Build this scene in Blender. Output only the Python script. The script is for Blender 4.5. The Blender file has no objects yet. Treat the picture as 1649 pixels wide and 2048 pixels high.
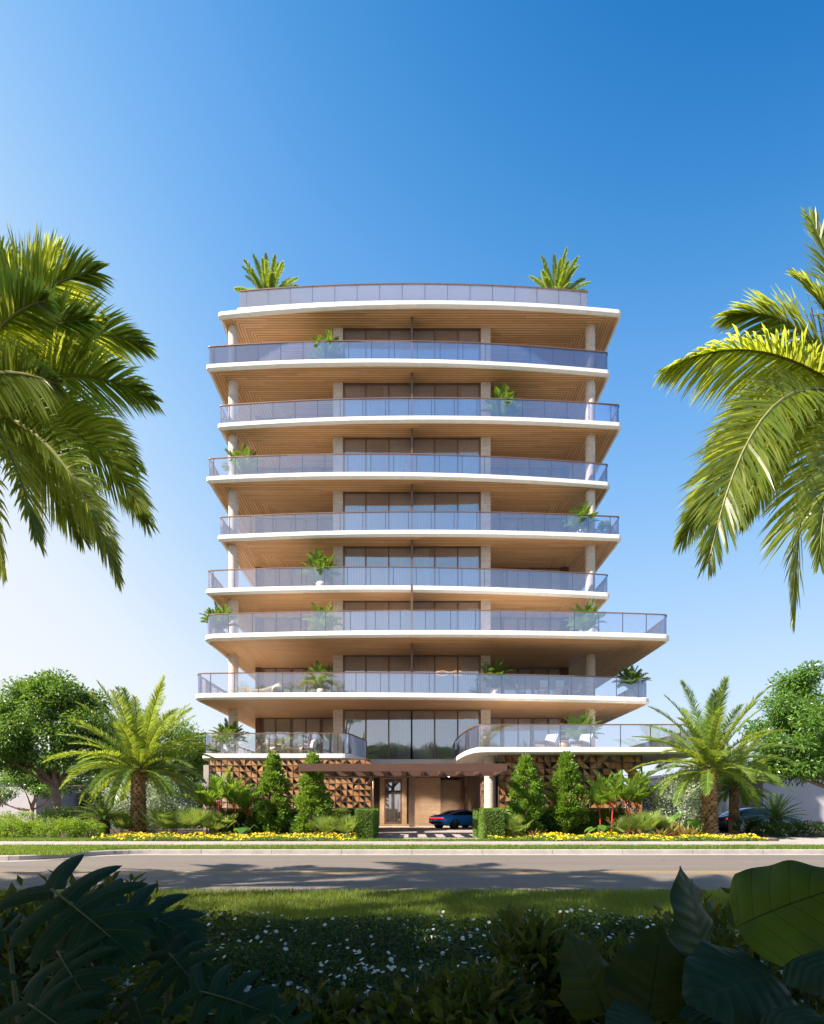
import bpy, math, random
import numpy as np
from mathutils import Vector
from mathutils.geometry import tessellate_polygon

SC = bpy.context.scene
COL = SC.collection
R = math.radians
rng = np.random.default_rng(11)
random.seed(5)

# ------------------------------------------------------------------ camera, sky, sun, exposure
EYE, FPX, VX, VY = 1.5, 1109.0, 824.5, 1618.0
cam_d = bpy.data.cameras.new('camera')
cam = bpy.data.objects.new('camera', cam_d)
COL.objects.link(cam)
cam.location = (0, 0, EYE)
cam.rotation_euler = (R(90), 0, 0)
cam_d.sensor_fit = 'HORIZONTAL'
cam_d.sensor_width = 36.0
cam_d.lens = FPX / 1649.0 * 36.0
cam_d.shift_y = (VY - 1024.0) / 1649.0
cam_d.shift_x = 0.0
cam_d.clip_start = 0.05
cam_d.clip_end = 3000
SC.camera = cam
SC.render.resolution_x, SC.render.resolution_y = 824, 1024

EXPO = 1.25
SKY_TILT, SKY_TILT2 = 0.56, 0.85
SKY_STOPS = [(-.30, (.95, .97, 1.0)), (.0, (.86, .92, 1.02)), (.14, (.70, .84, 1.02)), (.32, (.47, .71, 1.0)), (.52, (.26, .55, .97)), (.72, (.12, .39, .85)), (.86, (.045, .28, .70)), (1.0, (.0, .16, .52))]
TO_SUN = Vector((-1.0, -0.50, 1.0)).normalized()
SUN_EL = math.asin(TO_SUN.z)
SUN_AZ = math.atan2(TO_SUN.x, TO_SUN.y)
world = bpy.data.worlds.new("World")
SC.world = world
world.use_nodes = True
wn = world.node_tree
wn.nodes.clear()
w_out = wn.nodes.new('ShaderNodeOutputWorld')
w_bg = wn.nodes.new('ShaderNodeBackground')
w_bg.inputs['Strength'].default_value = 0.11
w_sky = wn.nodes.new('ShaderNodeTexSky')
w_sky.sky_type = 'NISHITA'
w_sky.sun_disc = False
w_sky.sun_elevation = SUN_EL
w_sky.sun_rotation = SUN_AZ
w_sky.air_density = 1.0
w_sky.dust_density = 0.3
w_sky.ozone_density = 2.0
# clear-day gradient: pale towards the horizon and towards the sun's side, deep blue away from it
w_tc = wn.nodes.new('ShaderNodeTexCoord')
w_nrm = wn.nodes.new('ShaderNodeVectorMath'); w_nrm.operation = 'NORMALIZE'
wn.links.new(w_tc.outputs['Generated'], w_nrm.inputs[0])
w_sep = wn.nodes.new('ShaderNodeSeparateXYZ')
wn.links.new(w_nrm.outputs[0], w_sep.inputs[0])
w_dot = wn.nodes.new('ShaderNodeVectorMath'); w_dot.operation = 'DOT_PRODUCT'
wn.links.new(w_nrm.outputs[0], w_dot.inputs[0])
w_dot.inputs[1].default_value = (-0.985, -0.17, 0.0)


def w_math(op, a, b):
    n = wn.nodes.new('ShaderNodeMath'); n.operation = op
    for i, v in enumerate((a, b)):
        if isinstance(v, (int, float)): n.inputs[i].default_value = v
        else: wn.links.new(v, n.inputs[i])
    return n.outputs[0]


w_pos = w_math('MAXIMUM', w_dot.outputs['Value'], 0.0)
w_neg = w_math('MINIMUM', w_dot.outputs['Value'], 0.0)
w_d2 = w_math('ADD', w_math('MULTIPLY', w_pos, SKY_TILT), w_math('MULTIPLY', w_math('MULTIPLY', w_pos, w_pos), SKY_TILT2))
w_d2 = w_math('ADD', w_d2, w_math('MULTIPLY', w_math('MULTIPLY', w_neg, .75), w_math('MULTIPLY', w_sep.outputs[2], w_sep.outputs[2])))
w_t = w_math('SUBTRACT', w_sep.outputs[2], w_d2)
w_t = w_math('ADD', w_math('MULTIPLY', w_t, 1 / 1.5), .2)
w_rmp = wn.nodes.new('ShaderNodeValToRGB')
w_rmp.color_ramp.interpolation = 'B_SPLINE'
_stops = SKY_STOPS
_els = w_rmp.color_ramp.elements
_els.remove(_els[1])
for i, (p, c) in enumerate(_stops):
    e = _els[0] if i == 0 else _els.new(p / 1.5 + .2)
    e.position = p / 1.5 + .2
    e.color = (*c, 1)
wn.links.new(w_t, w_rmp.inputs[0])
w_gain = wn.nodes.new('ShaderNodeVectorMath'); w_gain.operation = 'SCALE'
w_gain.inputs['Scale'].default_value = 1 / (w_bg.inputs['Strength'].default_value * 2 ** EXPO)
wn.links.new(w_rmp.outputs[0], w_gain.inputs[0])
w_mix = wn.nodes.new('ShaderNodeMixRGB')
w_mix.inputs[0].default_value = .94
wn.links.new(w_sky.outputs[0], w_mix.inputs[1])
wn.links.new(w_gain.outputs[0], w_mix.inputs[2])
wn.links.new(w_mix.outputs[0], w_bg.inputs['Color'])
wn.links.new(w_bg.outputs[0], w_out.inputs['Surface'])

sun_d = bpy.data.lights.new('sun', 'SUN')
sun_d.energy = 5.0
sun_d.angle = R(0.5)
sun_d.color = (1.0, 0.89, 0.76)
sun = bpy.data.objects.new('sun', sun_d)
sun.rotation_euler = (-TO_SUN).to_track_quat('-Z', 'Y').to_euler()
sun.location = (-60, -30, 60)
COL.objects.link(sun)

SC.view_settings.view_transform = 'Standard'
SC.view_settings.look = 'None'
SC.view_settings.exposure = EXPO
SC.view_settings.gamma = 1.0
SC.view_settings.use_curve_mapping = False
cy = SC.cycles
cy.use_denoising = True
cy.max_bounces = 8
cy.diffuse_bounces = 4
cy.glossy_bounces = 4
cy.transmission_bounces = 4
cy.transparent_max_bounces = 24
cy.caustics_reflective = False
cy.caustics_refractive = False
cy.sample_clamp_indirect = 6.0


def P(px, py, Y):
    """the point at depth Y seen at photo pixel px, py"""
    return np.array([(px - VX) * Y / FPX, Y, EYE + (VY - py) * Y / FPX])


def PX(px, Y):
    return (px - VX) * Y / FPX


# ------------------------------------------------------------------ mesh helpers
class MB:
    def __init__(s):
        s.V, s.F, s.n = [], [], 0

    def add(s, V, F, mi=0):
        V = np.asarray(V, dtype=np.float64).reshape(-1, 3)
        if isinstance(F, np.ndarray):
            s.F.append((F + s.n, mi))
        else:
            by = {}
            for f in F:
                by.setdefault(len(f), []).append(f)
            for k, fs in by.items():
                s.F.append((np.array(fs, dtype=np.int64) + s.n, mi))
        s.V.append(V)
        s.n += len(V)

    def box(s, x0, x1, y0, y1, z0, z1, mi=0):
        V = [(x0, y0, z0), (x1, y0, z0), (x1, y1, z0), (x0, y1, z0), (x0, y0, z1), (x1, y0, z1), (x1, y1, z1), (x0, y1, z1)]
        s.add(V, [(3, 2, 1, 0), (4, 5, 6, 7), (0, 1, 5, 4), (1, 2, 6, 5), (2, 3, 7, 6), (3, 0, 4, 7)], mi)

    def obox(s, c, ax, ay, hz, z0, mi=0):
        """box standing on z0: centre c (x,y), half axes ax, ay (2d vectors), height hz"""
        c, ax, ay = np.array(c), np.array(ax), np.array(ay)
        b = [c - ax - ay, c + ax - ay, c + ax + ay, c - ax + ay]
        V = [(p[0], p[1], z0) for p in b] + [(p[0], p[1], z0 + hz) for p in b]
        s.add(V, [(3, 2, 1, 0), (4, 5, 6, 7), (0, 1, 5, 4), (1, 2, 6, 5), (2, 3, 7, 6), (3, 0, 4, 7)], mi)

    def tube(s, pts, rad, n=8, mi=0, cap=True):
        pts = np.asarray(pts, float)
        k = len(pts)
        rad = np.broadcast_to(np.asarray(rad, float), (k,))
        d = np.gradient(pts, axis=0)
        d /= np.linalg.norm(d, axis=1)[:, None] + 1e-12
        ref = np.array([0, 0, 1.0]) if abs(d[0][2]) < .9 else np.array([1.0, 0, 0])
        u = np.cross(d, ref)
        u /= np.linalg.norm(u, axis=1)[:, None] + 1e-9
        v = np.cross(d, u)
        a = np.linspace(0, 2 * np.pi, n, endpoint=False)
        V = pts[:, None, :] + rad[:, None, None] * (np.cos(a)[None, :, None] * u[:, None, :] + np.sin(a)[None, :, None] * v[:, None, :])
        F = []
        for i in range(k - 1):
            for j in range(n):
                j2 = (j + 1) % n
                F.append((i * n + j, i * n + j2, (i + 1) * n + j2, (i + 1) * n + j))
        if cap:
            F.append(tuple(range(n - 1, -1, -1)))
            F.append(tuple((k - 1) * n + j for j in range(n)))
        s.add(V.reshape(-1, 3), F, mi)

    def lathe(s, prof, c=(0, 0, 0), n=24, mi=0):
        """prof: list of (r, z) from bottom to top"""
        a = np.linspace(0, 2 * np.pi, n, endpoint=False)
        V, F = [], []
        for r, z in prof:
            for t in a:
                V.append((c[0] + r * math.cos(t), c[1] + r * math.sin(t), c[2] + z))
        for i in range(len(prof) - 1):
            for j in range(n):
                j2 = (j + 1) % n
                F.append((i * n + j, i * n + j2, (i + 1) * n + j2, (i + 1) * n + j))
        F.append(tuple(range(n - 1, -1, -1)))
        F.append(tuple((len(prof) - 1) * n + j for j in range(n)))
        s.add(V, F, mi)

    def cap(s, poly, z, up=True, mi=0):
        tris = tessellate_polygon([[Vector((p[0], p[1], 0)) for p in poly]])
        V = [(p[0], p[1], z) for p in poly]
        F = []
        for t in tris:
            a, b, c = [poly[i] for i in t]
            ar = (b[0] - a[0]) * (c[1] - a[1]) - (b[1] - a[1]) * (c[0] - a[0])
            if (ar > 0) != up:
                t = (t[0], t[2], t[1])
            F.append(tuple(t))
        s.add(V, F, mi)

    def prism(s, poly, z0, z1, mi=0):
        n = len(poly)
        V = [(p[0], p[1], z0) for p in poly] + [(p[0], p[1], z1) for p in poly]
        s.add(V, [(i, (i + 1) % n, n + (i + 1) % n, n + i) for i in range(n)], mi)
        s.cap(poly, z0, False, mi)
        s.cap(poly, z1, True, mi)

    def sweep(s, path, prof, mi=0, closed=False):
        """sweep a closed profile of (side offset, z) along a flat path; positive offset is left of the path"""
        path = np.asarray(path, float)[:, :2]
        o = offset_pts(path, closed)
        k, m = len(path), len(prof)
        V = np.zeros((k, m, 3))
        for j, (q, z) in enumerate(prof):
            V[:, j, :2] = path + o * q
            V[:, j, 2] = z
        F = []
        for i in range(k if closed else k - 1):
            i2 = (i + 1) % k
            for j in range(m):
                j2 = (j + 1) % m
                F.append((i * m + j, i * m + j2, i2 * m + j2, i2 * m + j))
        if not closed:
            F.append(tuple(range(m - 1, -1, -1)))
            F.append(tuple((k - 1) * m + j for j in range(m)))
        s.add(V.reshape(-1, 3), F, mi)

    def build(s, name, mats, parent=None, off=(0, 0, 0), smooth=False, loc=None, recalc=False):
        V = np.concatenate(s.V) if s.V else np.zeros((0, 3))
        V = V - np.asarray(off, float)
        me = bpy.data.meshes.new(name)
        me.vertices.add(len(V))
        me.vertices.foreach_set('co', V.ravel())
        li = np.concatenate([f.ravel() for f, _ in s.F])
        lt = np.concatenate([np.full(len(f), f.shape[1]) for f, _ in s.F])
        ls = np.concatenate([[0], np.cumsum(lt)[:-1]])
        mi = np.concatenate([np.full(len(f), m) for f, m in s.F])
        me.loops.add(len(li))
        me.loops.foreach_set('vertex_index', li.astype(np.int32))
        me.polygons.add(len(lt))
        me.polygons.foreach_set('loop_start', ls.astype(np.int32))
        me.polygons.foreach_set('loop_total', lt.astype(np.int32))
        for m in (mats if isinstance(mats, (list, tuple)) else [mats]):
            me.materials.append(m)
        me.polygons.foreach_set('material_index', mi.astype(np.int32))
        me.polygons.foreach_set('use_smooth', np.full(len(lt), bool(smooth)))
        me.update(calc_edges=True)
        if recalc:
            import bmesh
            bm = bmesh.new()
            bm.from_mesh(me)
            bmesh.ops.recalc_face_normals(bm, faces=bm.faces)
            bm.to_mesh(me)
            bm.free()
        ob = bpy.data.objects.new(name, me)
        COL.objects.link(ob)
        if parent is not None:
            ob.parent = parent
        if loc is not None:
            ob.location = loc
        return ob


def offset_pts(path, closed=False):
    """left-hand mitred unit offsets along a flat path"""
    path = np.asarray(path, float)
    k = len(path)
    o = np.zeros((k, 2))
    for i in range(k):
        a = path[i - 1] if (i > 0 or closed) else None
        b = path[(i + 1) % k] if (i < k - 1 or closed) else None
        ns = []
        if a is not None:
            d = path[i] - a
            ns.append(np.array([-d[1], d[0]]) / (np.linalg.norm(d) + 1e-12))
        if b is not None:
            d = b - path[i]
            ns.append(np.array([-d[1], d[0]]) / (np.linalg.norm(d) + 1e-12))
        n = sum(ns)
        n /= np.linalg.norm(n) + 1e-12
        o[i] = n / max(.35, n @ ns[0])
    return o


def bez(p0, p1, p2, n=8):
    t = np.linspace(0, 1, n)[:, None]
    p0, p1, p2 = map(lambda p: np.asarray(p, float), (p0, p1, p2))
    return (1 - t) ** 2 * p0 + 2 * t * (1 - t) * p1 + t * t * p2


def tag(o, label=None, cat=None, group=None, kind=None):
    if label: o['label'] = label
    if cat: o['category'] = cat
    if group: o['group'] = group
    if kind: o['kind'] = kind
    return o


def thing(name, label, cat, loc=(0, 0, 0), rz=0.0, group=None, scale=1.0):
    o = bpy.data.objects.new(name, None)
    o.empty_display_size = .2
    COL.objects.link(o)
    o.location = loc
    o.rotation_euler = (0, 0, rz)
    o.scale = (scale,) * 3
    return tag(o, label, cat, group)


def copy_thing(src, name, label, loc, rz=0.0, scale=1.0, group=None):
    o = src.copy()
    o.name = name
    COL.objects.link(o)
    o.location = loc
    o.rotation_euler = (0, 0, rz)
    o.scale = (scale,) * 3 if not isinstance(scale, (tuple, list)) else scale
    o['label'] = label
    if group: o['group'] = group
    for ch in list(src.children):
        c = ch.copy()
        COL.objects.link(c)
        c.parent = o
        for g in list(ch.children):
            d = g.copy()
            COL.objects.link(d)
            d.parent = c
    return o


# ------------------------------------------------------------------ materials
def nm(name):
    m = bpy.data.materials.new(name)
    m.use_nodes = True
    nt = m.node_tree
    b = nt.nodes['Principled BSDF']
    return m, nt, b


def N(nt, t, **kw):
    n = nt.nodes.new(t)
    for k, v in kw.items():
        if k in n.inputs:
            n.inputs[k].default_value = v
        else:
            setattr(n, k, v)
    return n


def ramp(nt, fac, stops):
    r = nt.nodes.new('ShaderNodeValToRGB')
    e = r.color_ramp.elements
    e.remove(e[1])
    for i, (p, c) in enumerate(stops):
        k = e[0] if i == 0 else e.new(p)
        k.position = p
        k.color = (*c, 1)
    nt.links.new(fac, r.inputs[0])
    return r.outputs[0]


def math_n(nt, op, a, b=None):
    n = nt.nodes.new('ShaderNodeMath')
    n.operation = op
    for i, v in enumerate((a, b)):
        if v is None: continue
        if isinstance(v, (int, float)): n.inputs[i].default_value = v
        else: nt.links.new(v, n.inputs[i])
    return n.outputs[0]


def mixc(nt, fac, a, b, mode='MIX'):
    n = nt.nodes.new('ShaderNodeMixRGB')
    n.blend_type = mode
    for i, v in enumerate((fac, a, b)):
        if isinstance(v, (int, float)): n.inputs[i].default_value = v
        elif isinstance(v, tuple): n.inputs[i].default_value = (*v, 1)
        else: nt.links.new(v, n.inputs[i])
    return n.outputs[0]


def plain(name, col, rough=.6, metal=0.0, noise=.0, scale=8.0, bump=0.0, spec=.5):
    m, nt, b = nm(name)
    b.inputs['Roughness'].default_value = rough
    b.inputs['Metallic'].default_value = metal
    b.inputs['Specular IOR Level'].default_value = spec
    if noise or bump:
        g = N(nt, 'ShaderNodeNewGeometry')
        t = N(nt, 'ShaderNodeTexNoise', Scale=scale, Detail=6.0, Roughness=.62)
        nt.links.new(g.outputs['Position'], t.inputs['Vector'])
        lo = tuple(c * (1 - noise) for c in col)
        hi = tuple(min(1, c * (1 + noise)) for c in col)
        nt.links.new(ramp(nt, t.outputs['Fac'], [(.3, lo), (.7, hi)]), b.inputs['Base Color'])
        if bump:
            bp = N(nt, 'ShaderNodeBump', Strength=bump, Distance=.02)
            nt.links.new(t.outputs['Fac'], bp.inputs['Height'])
            nt.links.new(bp.outputs[0], b.inputs['Normal'])
    else:
        b.inputs['Base Color'].default_value = (*col, 1)
    return m


def mat_blocks(name, col, mortar, w, h, rough=.75, vary=.12, axis='XZ', mort=.006, noise_sc=3.0, offset=.5):
    """stone or paving in courses, laid out in the plane given by axis"""
    m, nt, b = nm(name)
    g = N(nt, 'ShaderNodeNewGeometry')
    sx = N(nt, 'ShaderNodeSeparateXYZ')
    nt.links.new(g.outputs['Position'], sx.inputs[0])
    cx = N(nt, 'ShaderNodeCombineXYZ')
    if axis == 'XZ':
        u = math_n(nt, 'ADD', sx.outputs[0], sx.outputs[1])
        nt.links.new(u, cx.inputs[0]); nt.links.new(sx.outputs[2], cx.inputs[1])
    else:
        nt.links.new(sx.outputs[0], cx.inputs[0]); nt.links.new(sx.outputs[1], cx.inputs[1])
    br = N(nt, 'ShaderNodeTexBrick')
    br.offset = offset
    br.inputs['Scale'].default_value = 1.0
    br.inputs['Mortar Size'].default_value = mort
    br.inputs['Mortar Smooth'].default_value = .3
    br.inputs['Brick Width'].default_value = w
    br.inputs['Row Height'].default_value = h
    br.inputs['Color1'].default_value = (*[c * (1 - vary) for c in col], 1)
    br.inputs['Color2'].default_value = (*[min(1, c * (1 + vary)) for c in col], 1)
    br.inputs['Mortar'].default_value = (*mortar, 1)
    nt.links.new(cx.outputs[0], br.inputs['Vector'])
    t = N(nt, 'ShaderNodeTexNoise', Scale=noise_sc, Detail=8.0, Roughness=.65)
    mp = N(nt, 'ShaderNodeMapping')
    mp.inputs['Scale'].default_value = (1, 1, 3.5) if axis == 'XZ' else (1, 1, 1)
    nt.links.new(g.outputs['Position'], mp.inputs[0])
    nt.links.new(mp.outputs[0], t.inputs['Vector'])
    k = ramp(nt, t.outputs['Fac'], [(.25, (.72, .72, .72)), (.75, (1.15, 1.15, 1.15))])
    nt.links.new(mixc(nt, 1.0, br.outputs['Color'], k, 'MULTIPLY'), b.inputs['Base Color'])
    b.inputs['Roughness'].default_value = rough
    bp = N(nt, 'ShaderNodeBump', Strength=.35, Distance=.01)
    nt.links.new(br.outputs['Fac'], bp.inputs['Height'])
    bp.invert = True
    nt.links.new(bp.outputs[0], b.inputs['Normal'])
    return m


def mat_glass(name, tint, gloss_col, base_fac, fres=1.0, rough=.01, haze=0.0):
    m, nt, b = nm(name)
    nt.nodes.remove(b)
    out = nt.nodes['Material Output']
    tr = N(nt, 'ShaderNodeBsdfTransparent')
    tr.inputs[0].default_value = (*tint, 1)
    gl = N(nt, 'ShaderNodeBsdfGlossy')
    gl.inputs['Color'].default_value = (*gloss_col, 1)
    gl.inputs['Roughness'].default_value = rough
    fr = N(nt, 'ShaderNodeFresnel', IOR=1.5)
    f = math_n(nt, 'MULTIPLY', fr.outputs[0], fres)
    f = math_n(nt, 'ADD', f, base_fac)
    f = math_n(nt, 'MINIMUM', f, .95)
    mx = N(nt, 'ShaderNodeMixShader')
    nt.links.new(f, mx.inputs[0])
    nt.links.new(tr.outputs[0], mx.inputs[1])
    nt.links.new(gl.outputs[0], mx.inputs[2])
    if haze:                                                  # pale haze mixed into the glass colour, in place of sky glare
        df = N(nt, 'ShaderNodeBsdfDiffuse'); df.inputs[0].default_value = (.82, .80, .90, 1)
        tl = N(nt, 'ShaderNodeBsdfTranslucent'); tl.inputs[0].default_value = (.82, .80, .90, 1)
        m1 = N(nt, 'ShaderNodeMixShader'); m1.inputs[0].default_value = .5
        nt.links.new(df.outputs[0], m1.inputs[1]); nt.links.new(tl.outputs[0], m1.inputs[2])
        m2 = N(nt, 'ShaderNodeMixShader'); m2.inputs[0].default_value = haze
        nt.links.new(mx.outputs[0], m2.inputs[1]); nt.links.new(m1.outputs[0], m2.inputs[2])
        mx = m2
    nt.links.new(mx.outputs[0], out.inputs['Surface'])
    return m


def mat_leaf(name, cols, trans, tfac=.35, rough=.5, spec=.35, veins=None):
    """leaves: a random shade per leaf, sheen and light passing through"""
    m, nt, b = nm(name)
    out = nt.nodes['Material Output']
    g = N(nt, 'ShaderNodeNewGeometry')
    k = len(cols)
    c = ramp(nt, g.outputs['Random Per Island'], [(i / max(1, k - 1), cols[i]) for i in range(k)])
    t = N(nt, 'ShaderNodeTexNoise', Scale=1.3, Detail=3.0)
    nt.links.new(g.outputs['Position'], t.inputs['Vector'])
    c = mixc(nt, 1.0, c, ramp(nt, t.outputs['Fac'], [(.3, (.75, .78, .75)), (.7, (1.15, 1.12, 1.0))]), 'MULTIPLY')
    nt.links.new(c, b.inputs['Base Color'])
    b.inputs['Roughness'].default_value = rough
    b.inputs['Specular IOR Level'].default_value = spec
    tl = N(nt, 'ShaderNodeBsdfTranslucent')
    tl.inputs[0].default_value = (*trans, 1)
    mx = N(nt, 'ShaderNodeMixShader')
    mx.inputs[0].default_value = tfac
    nt.links.new(b.outputs[0], mx.inputs[1])
    nt.links.new(tl.outputs[0], mx.inputs[2])
    nt.links.new(mx.outputs[0], out.inputs['Surface'])
    return m


def mat_wood_soffit():
    """boards that run along the front edge and turn along the side edges with a mitre; the mesh stores its distance to the edges"""
    m, nt, b = nm('soffit_boards')
    at = N(nt, 'ShaderNodeAttribute')
    at.attribute_name = 'edge_dist'
    sx = N(nt, 'ShaderNodeSeparateXYZ')
    nt.links.new(at.outputs['Vector'], sx.inputs[0])
    side = math_n(nt, 'MINIMUM', sx.outputs[0], sx.outputs[2])
    isside = math_n(nt, 'LESS_THAN', side, sx.outputs[1])
    u = math_n(nt, 'MINIMUM', side, sx.outputs[1])
    q = math_n(nt, 'DIVIDE', u, .18)
    fr = math_n(nt, 'FRACT', q)
    ix = math_n(nt, 'FLOOR', q)
    g = N(nt, 'ShaderNodeNewGeometry')
    px = N(nt, 'ShaderNodeSeparateXYZ')
    nt.links.new(g.outputs['Position'], px.inputs[0])
    mixv = N(nt, 'ShaderNodeMix')
    nt.links.new(isside, mixv.inputs[0])
    nt.links.new(px.outputs[0], mixv.inputs[2])
    nt.links.new(px.outputs[1], mixv.inputs[3])
    along = mixv.outputs[0]
    wj = N(nt, 'ShaderNodeTexWhiteNoise')
    wj.noise_dimensions = '1D'
    nt.links.new(ix, wj.inputs['W'])
    sh = math_n(nt, 'MULTIPLY', wj.outputs['Value'], 3.6)
    seg = math_n(nt, 'FLOOR', math_n(nt, 'DIVIDE', math_n(nt, 'ADD', along, sh), 3.6))
    cv = N(nt, 'ShaderNodeCombineXYZ')
    nt.links.new(ix, cv.inputs[0]); nt.links.new(seg, cv.inputs[1]); nt.links.new(px.outputs[2], cv.inputs[2])
    wn_ = N(nt, 'ShaderNodeTexWhiteNoise')
    nt.links.new(cv.outputs[0], wn_.inputs['Vector'])
    c = ramp(nt, wn_.outputs['Value'], [(0, (.63, .345, .15)), (.5, (.71, .40, .185)), (1, (.78, .465, .225))])
    gv = N(nt, 'ShaderNodeCombineXYZ')
    nt.links.new(math_n(nt, 'MULTIPLY', along, .7), gv.inputs[0])
    nt.links.new(math_n(nt, 'MULTIPLY', u, 26.0), gv.inputs[1])
    gt = N(nt, 'ShaderNodeTexNoise', Scale=1.6, Detail=5.0)
    nt.links.new(gv.outputs[0], gt.inputs['Vector'])
    c = mixc(nt, 1.0, c, ramp(nt, gt.outputs['Fac'], [(.3, (.8, .8, .8)), (.7, (1.1, 1.1, 1.1))]), 'MULTIPLY')
    gap = math_n(nt, 'LESS_THAN', fr, .16)
    c = mixc(nt, gap, c, (.12, .066, .032))
    nt.links.new(c, b.inputs['Base Color'])
    b.inputs['Roughness'].default_value = .5
    return m


def mat_wood(name, lo, hi, stretch=(1, 1, 12), rough=.55):
    m, nt, b = nm(name)
    g = N(nt, 'ShaderNodeNewGeometry')
    mp = N(nt, 'ShaderNodeMapping')
    mp.inputs['Scale'].default_value = stretch
    nt.links.new(g.outputs['Position'], mp.inputs[0])
    t = N(nt, 'ShaderNodeTexNoise', Scale=2.2, Detail=6.0, Roughness=.6)
    nt.links.new(mp.outputs[0], t.inputs['Vector'])
    nt.links.new(ramp(nt, t.outputs['Fac'], [(.3, lo), (.7, hi)]), b.inputs['Base Color'])
    b.inputs['Roughness'].default_value = rough
    return m


def mat_tile_wood():
    m, nt, b = nm('tile_wood')
    g = N(nt, 'ShaderNodeNewGeometry')
    c = ramp(nt, g.outputs['Random Per Island'], [(0, (.34, .145, .05)), (.5, (.45, .21, .075)), (1, (.56, .285, .11))])
    mp = N(nt, 'ShaderNodeMapping')
    mp.inputs['Scale'].default_value = (1, 1, 14)
    nt.links.new(g.outputs['Position'], mp.inputs[0])
    t = N(nt, 'ShaderNodeTexNoise', Scale=3.0, Detail=5.0)
    nt.links.new(mp.outputs[0], t.inputs['Vector'])
    c = mixc(nt, 1.0, c, ramp(nt, t.outputs['Fac'], [(.3, (.75, .75, .75)), (.7, (1.12, 1.12, 1.12))]), 'MULTIPLY')
    nt.links.new(c, b.inputs['Base Color'])
    b.inputs['Roughness'].default_value = .5
    return m


def mat_asphalt():
    m, nt, b = nm('asphalt')
    g = N(nt, 'ShaderNodeNewGeometry')
    t1 = N(nt, 'ShaderNodeTexNoise', Scale=90.0, Detail=3.0)
    mp = N(nt, 'ShaderNodeMapping')
    mp.inputs['Scale'].default_value = (.12, 1.6, 1)
    nt.links.new(g.outputs['Position'], mp.inputs[0])
    t2 = N(nt, 'ShaderNodeTexNoise', Scale=1.1, Detail=6.0, Roughness=.6)
    nt.links.new(g.outputs['Position'], t1.inputs['Vector'])
    nt.links.new(mp.outputs[0], t2.inputs['Vector'])
    c = ramp(nt, t2.outputs['Fac'], [(.3, (.132, .112, .096)), (.7, (.182, .153, .13))])
    c = mixc(nt, 1.0, c, ramp(nt, t1.outputs['Fac'], [(.35, (.7, .7, .7)), (.65, (1.25, 1.25, 1.25))]), 'MULTIPLY')
    vo = N(nt, 'ShaderNodeTexVoronoi', Scale=.34)
    vo.feature = 'DISTANCE_TO_EDGE'
    wv = N(nt, 'ShaderNodeTexNoise', Scale=1.4, Detail=4.0)
    nt.links.new(g.outputs['Position'], wv.inputs['Vector'])
    av = N(nt, 'ShaderNodeVectorMath'); av.operation = 'ADD'
    nt.links.new(g.outputs['Position'], av.inputs[0]); nt.links.new(wv.outputs['Color'], av.inputs[1])
    nt.links.new(av.outputs[0], vo.inputs['Vector'])
    crack = math_n(nt, 'LESS_THAN', vo.outputs['Distance'], .0022)
    c = mixc(nt, math_n(nt, 'MULTIPLY', crack, .6), c, (.05, .047, .045))
    nt.links.new(c, b.inputs['Base Color'])
    b.inputs['Roughness'].default_value = .85
    bp = N(nt, 'ShaderNodeBump', Strength=.3, Distance=.01)
    nt.links.new(t1.outputs['Fac'], bp.inputs['Height'])
    nt.links.new(bp.outputs[0], b.inputs['Normal'])
    return m


M = {}
M['stucco'] = plain('white_stucco', (.83, .795, .75), .7, noise=.07, scale=1.2)
_nt = M['stucco'].node_tree
_mp = N(_nt, 'ShaderNodeMapping'); _mp.inputs['Scale'].default_value = (3.2, 3.2, .35)
_l = [l for l in _nt.links if l.to_node.type == 'TEX_NOISE'][0]
_nt.links.new(_l.from_socket, _mp.inputs[0]); _nt.links.new(_mp.outputs[0], _l.to_socket)
M['soffit'] = mat_wood_soffit()
M['stone'] = mat_blocks('limestone_blocks', (.66, .565, .49), (.40, .34, .29), 1.2, .62, vary=.10)
M['stone_small'] = mat_blocks('travertine_cladding', (.42, .33, .25), (.24, .18, .13), .9, .34, vary=.08)
M['bronze'] = plain('bronze_metal', (.17, .095, .065), .4, .3, noise=.1, scale=4)
M['rail'] = plain('handrail_bronze', (.21, .115, .08), .42, .25)
M['post'] = plain('rail_post_metal', (.12, .11, .12), .4, .5)
M['rail_glass'] = mat_glass('railing_glass', (.96, .965, .985), (.80, .85, 1.0), .15, 1.0, haze=.042)
M['roof_glass'] = mat_glass('roof_railing_glass', (.97, .97, .98), (.90, .92, 1.0), .12, 1.0, haze=.14)
M['win_glass'] = mat_glass('window_glass', (.84, .85, .88), (.92, .95, 1.0), .26, 1.3, haze=.11)
M['curtain'] = plain('curtain_cloth', (.78, .74, .71), .9)
M['interior'] = plain('interior_plaster', (.55, .51, .49), .8, noise=.08, scale=1.0)
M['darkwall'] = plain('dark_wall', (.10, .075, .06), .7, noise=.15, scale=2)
M['tile'] = mat_tile_wood()
M['beam'] = mat_wood('pergola_wood', (.07, .03, .019), (.105, .049, .031), (.6, 10, 10))
M['asphalt'] = mat_asphalt()
M['concrete'] = plain('kerb_concrete', (.50, .46, .43), .8, noise=.16, scale=2.5, bump=.1)
M['sidewalk'] = mat_blocks('sidewalk_slabs', (.40, .35, .325), (.30, .27, .25), 1.52, 6.0, vary=.05, axis='XY', mort=.012, noise_sc=1.2, offset=0)
M['paver'] = mat_blocks('driveway_pavers', (.40, .345, .32), (.24, .2, .185), .8, .4, vary=.12, axis='XY', mort=.008, noise_sc=1.5)
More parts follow.
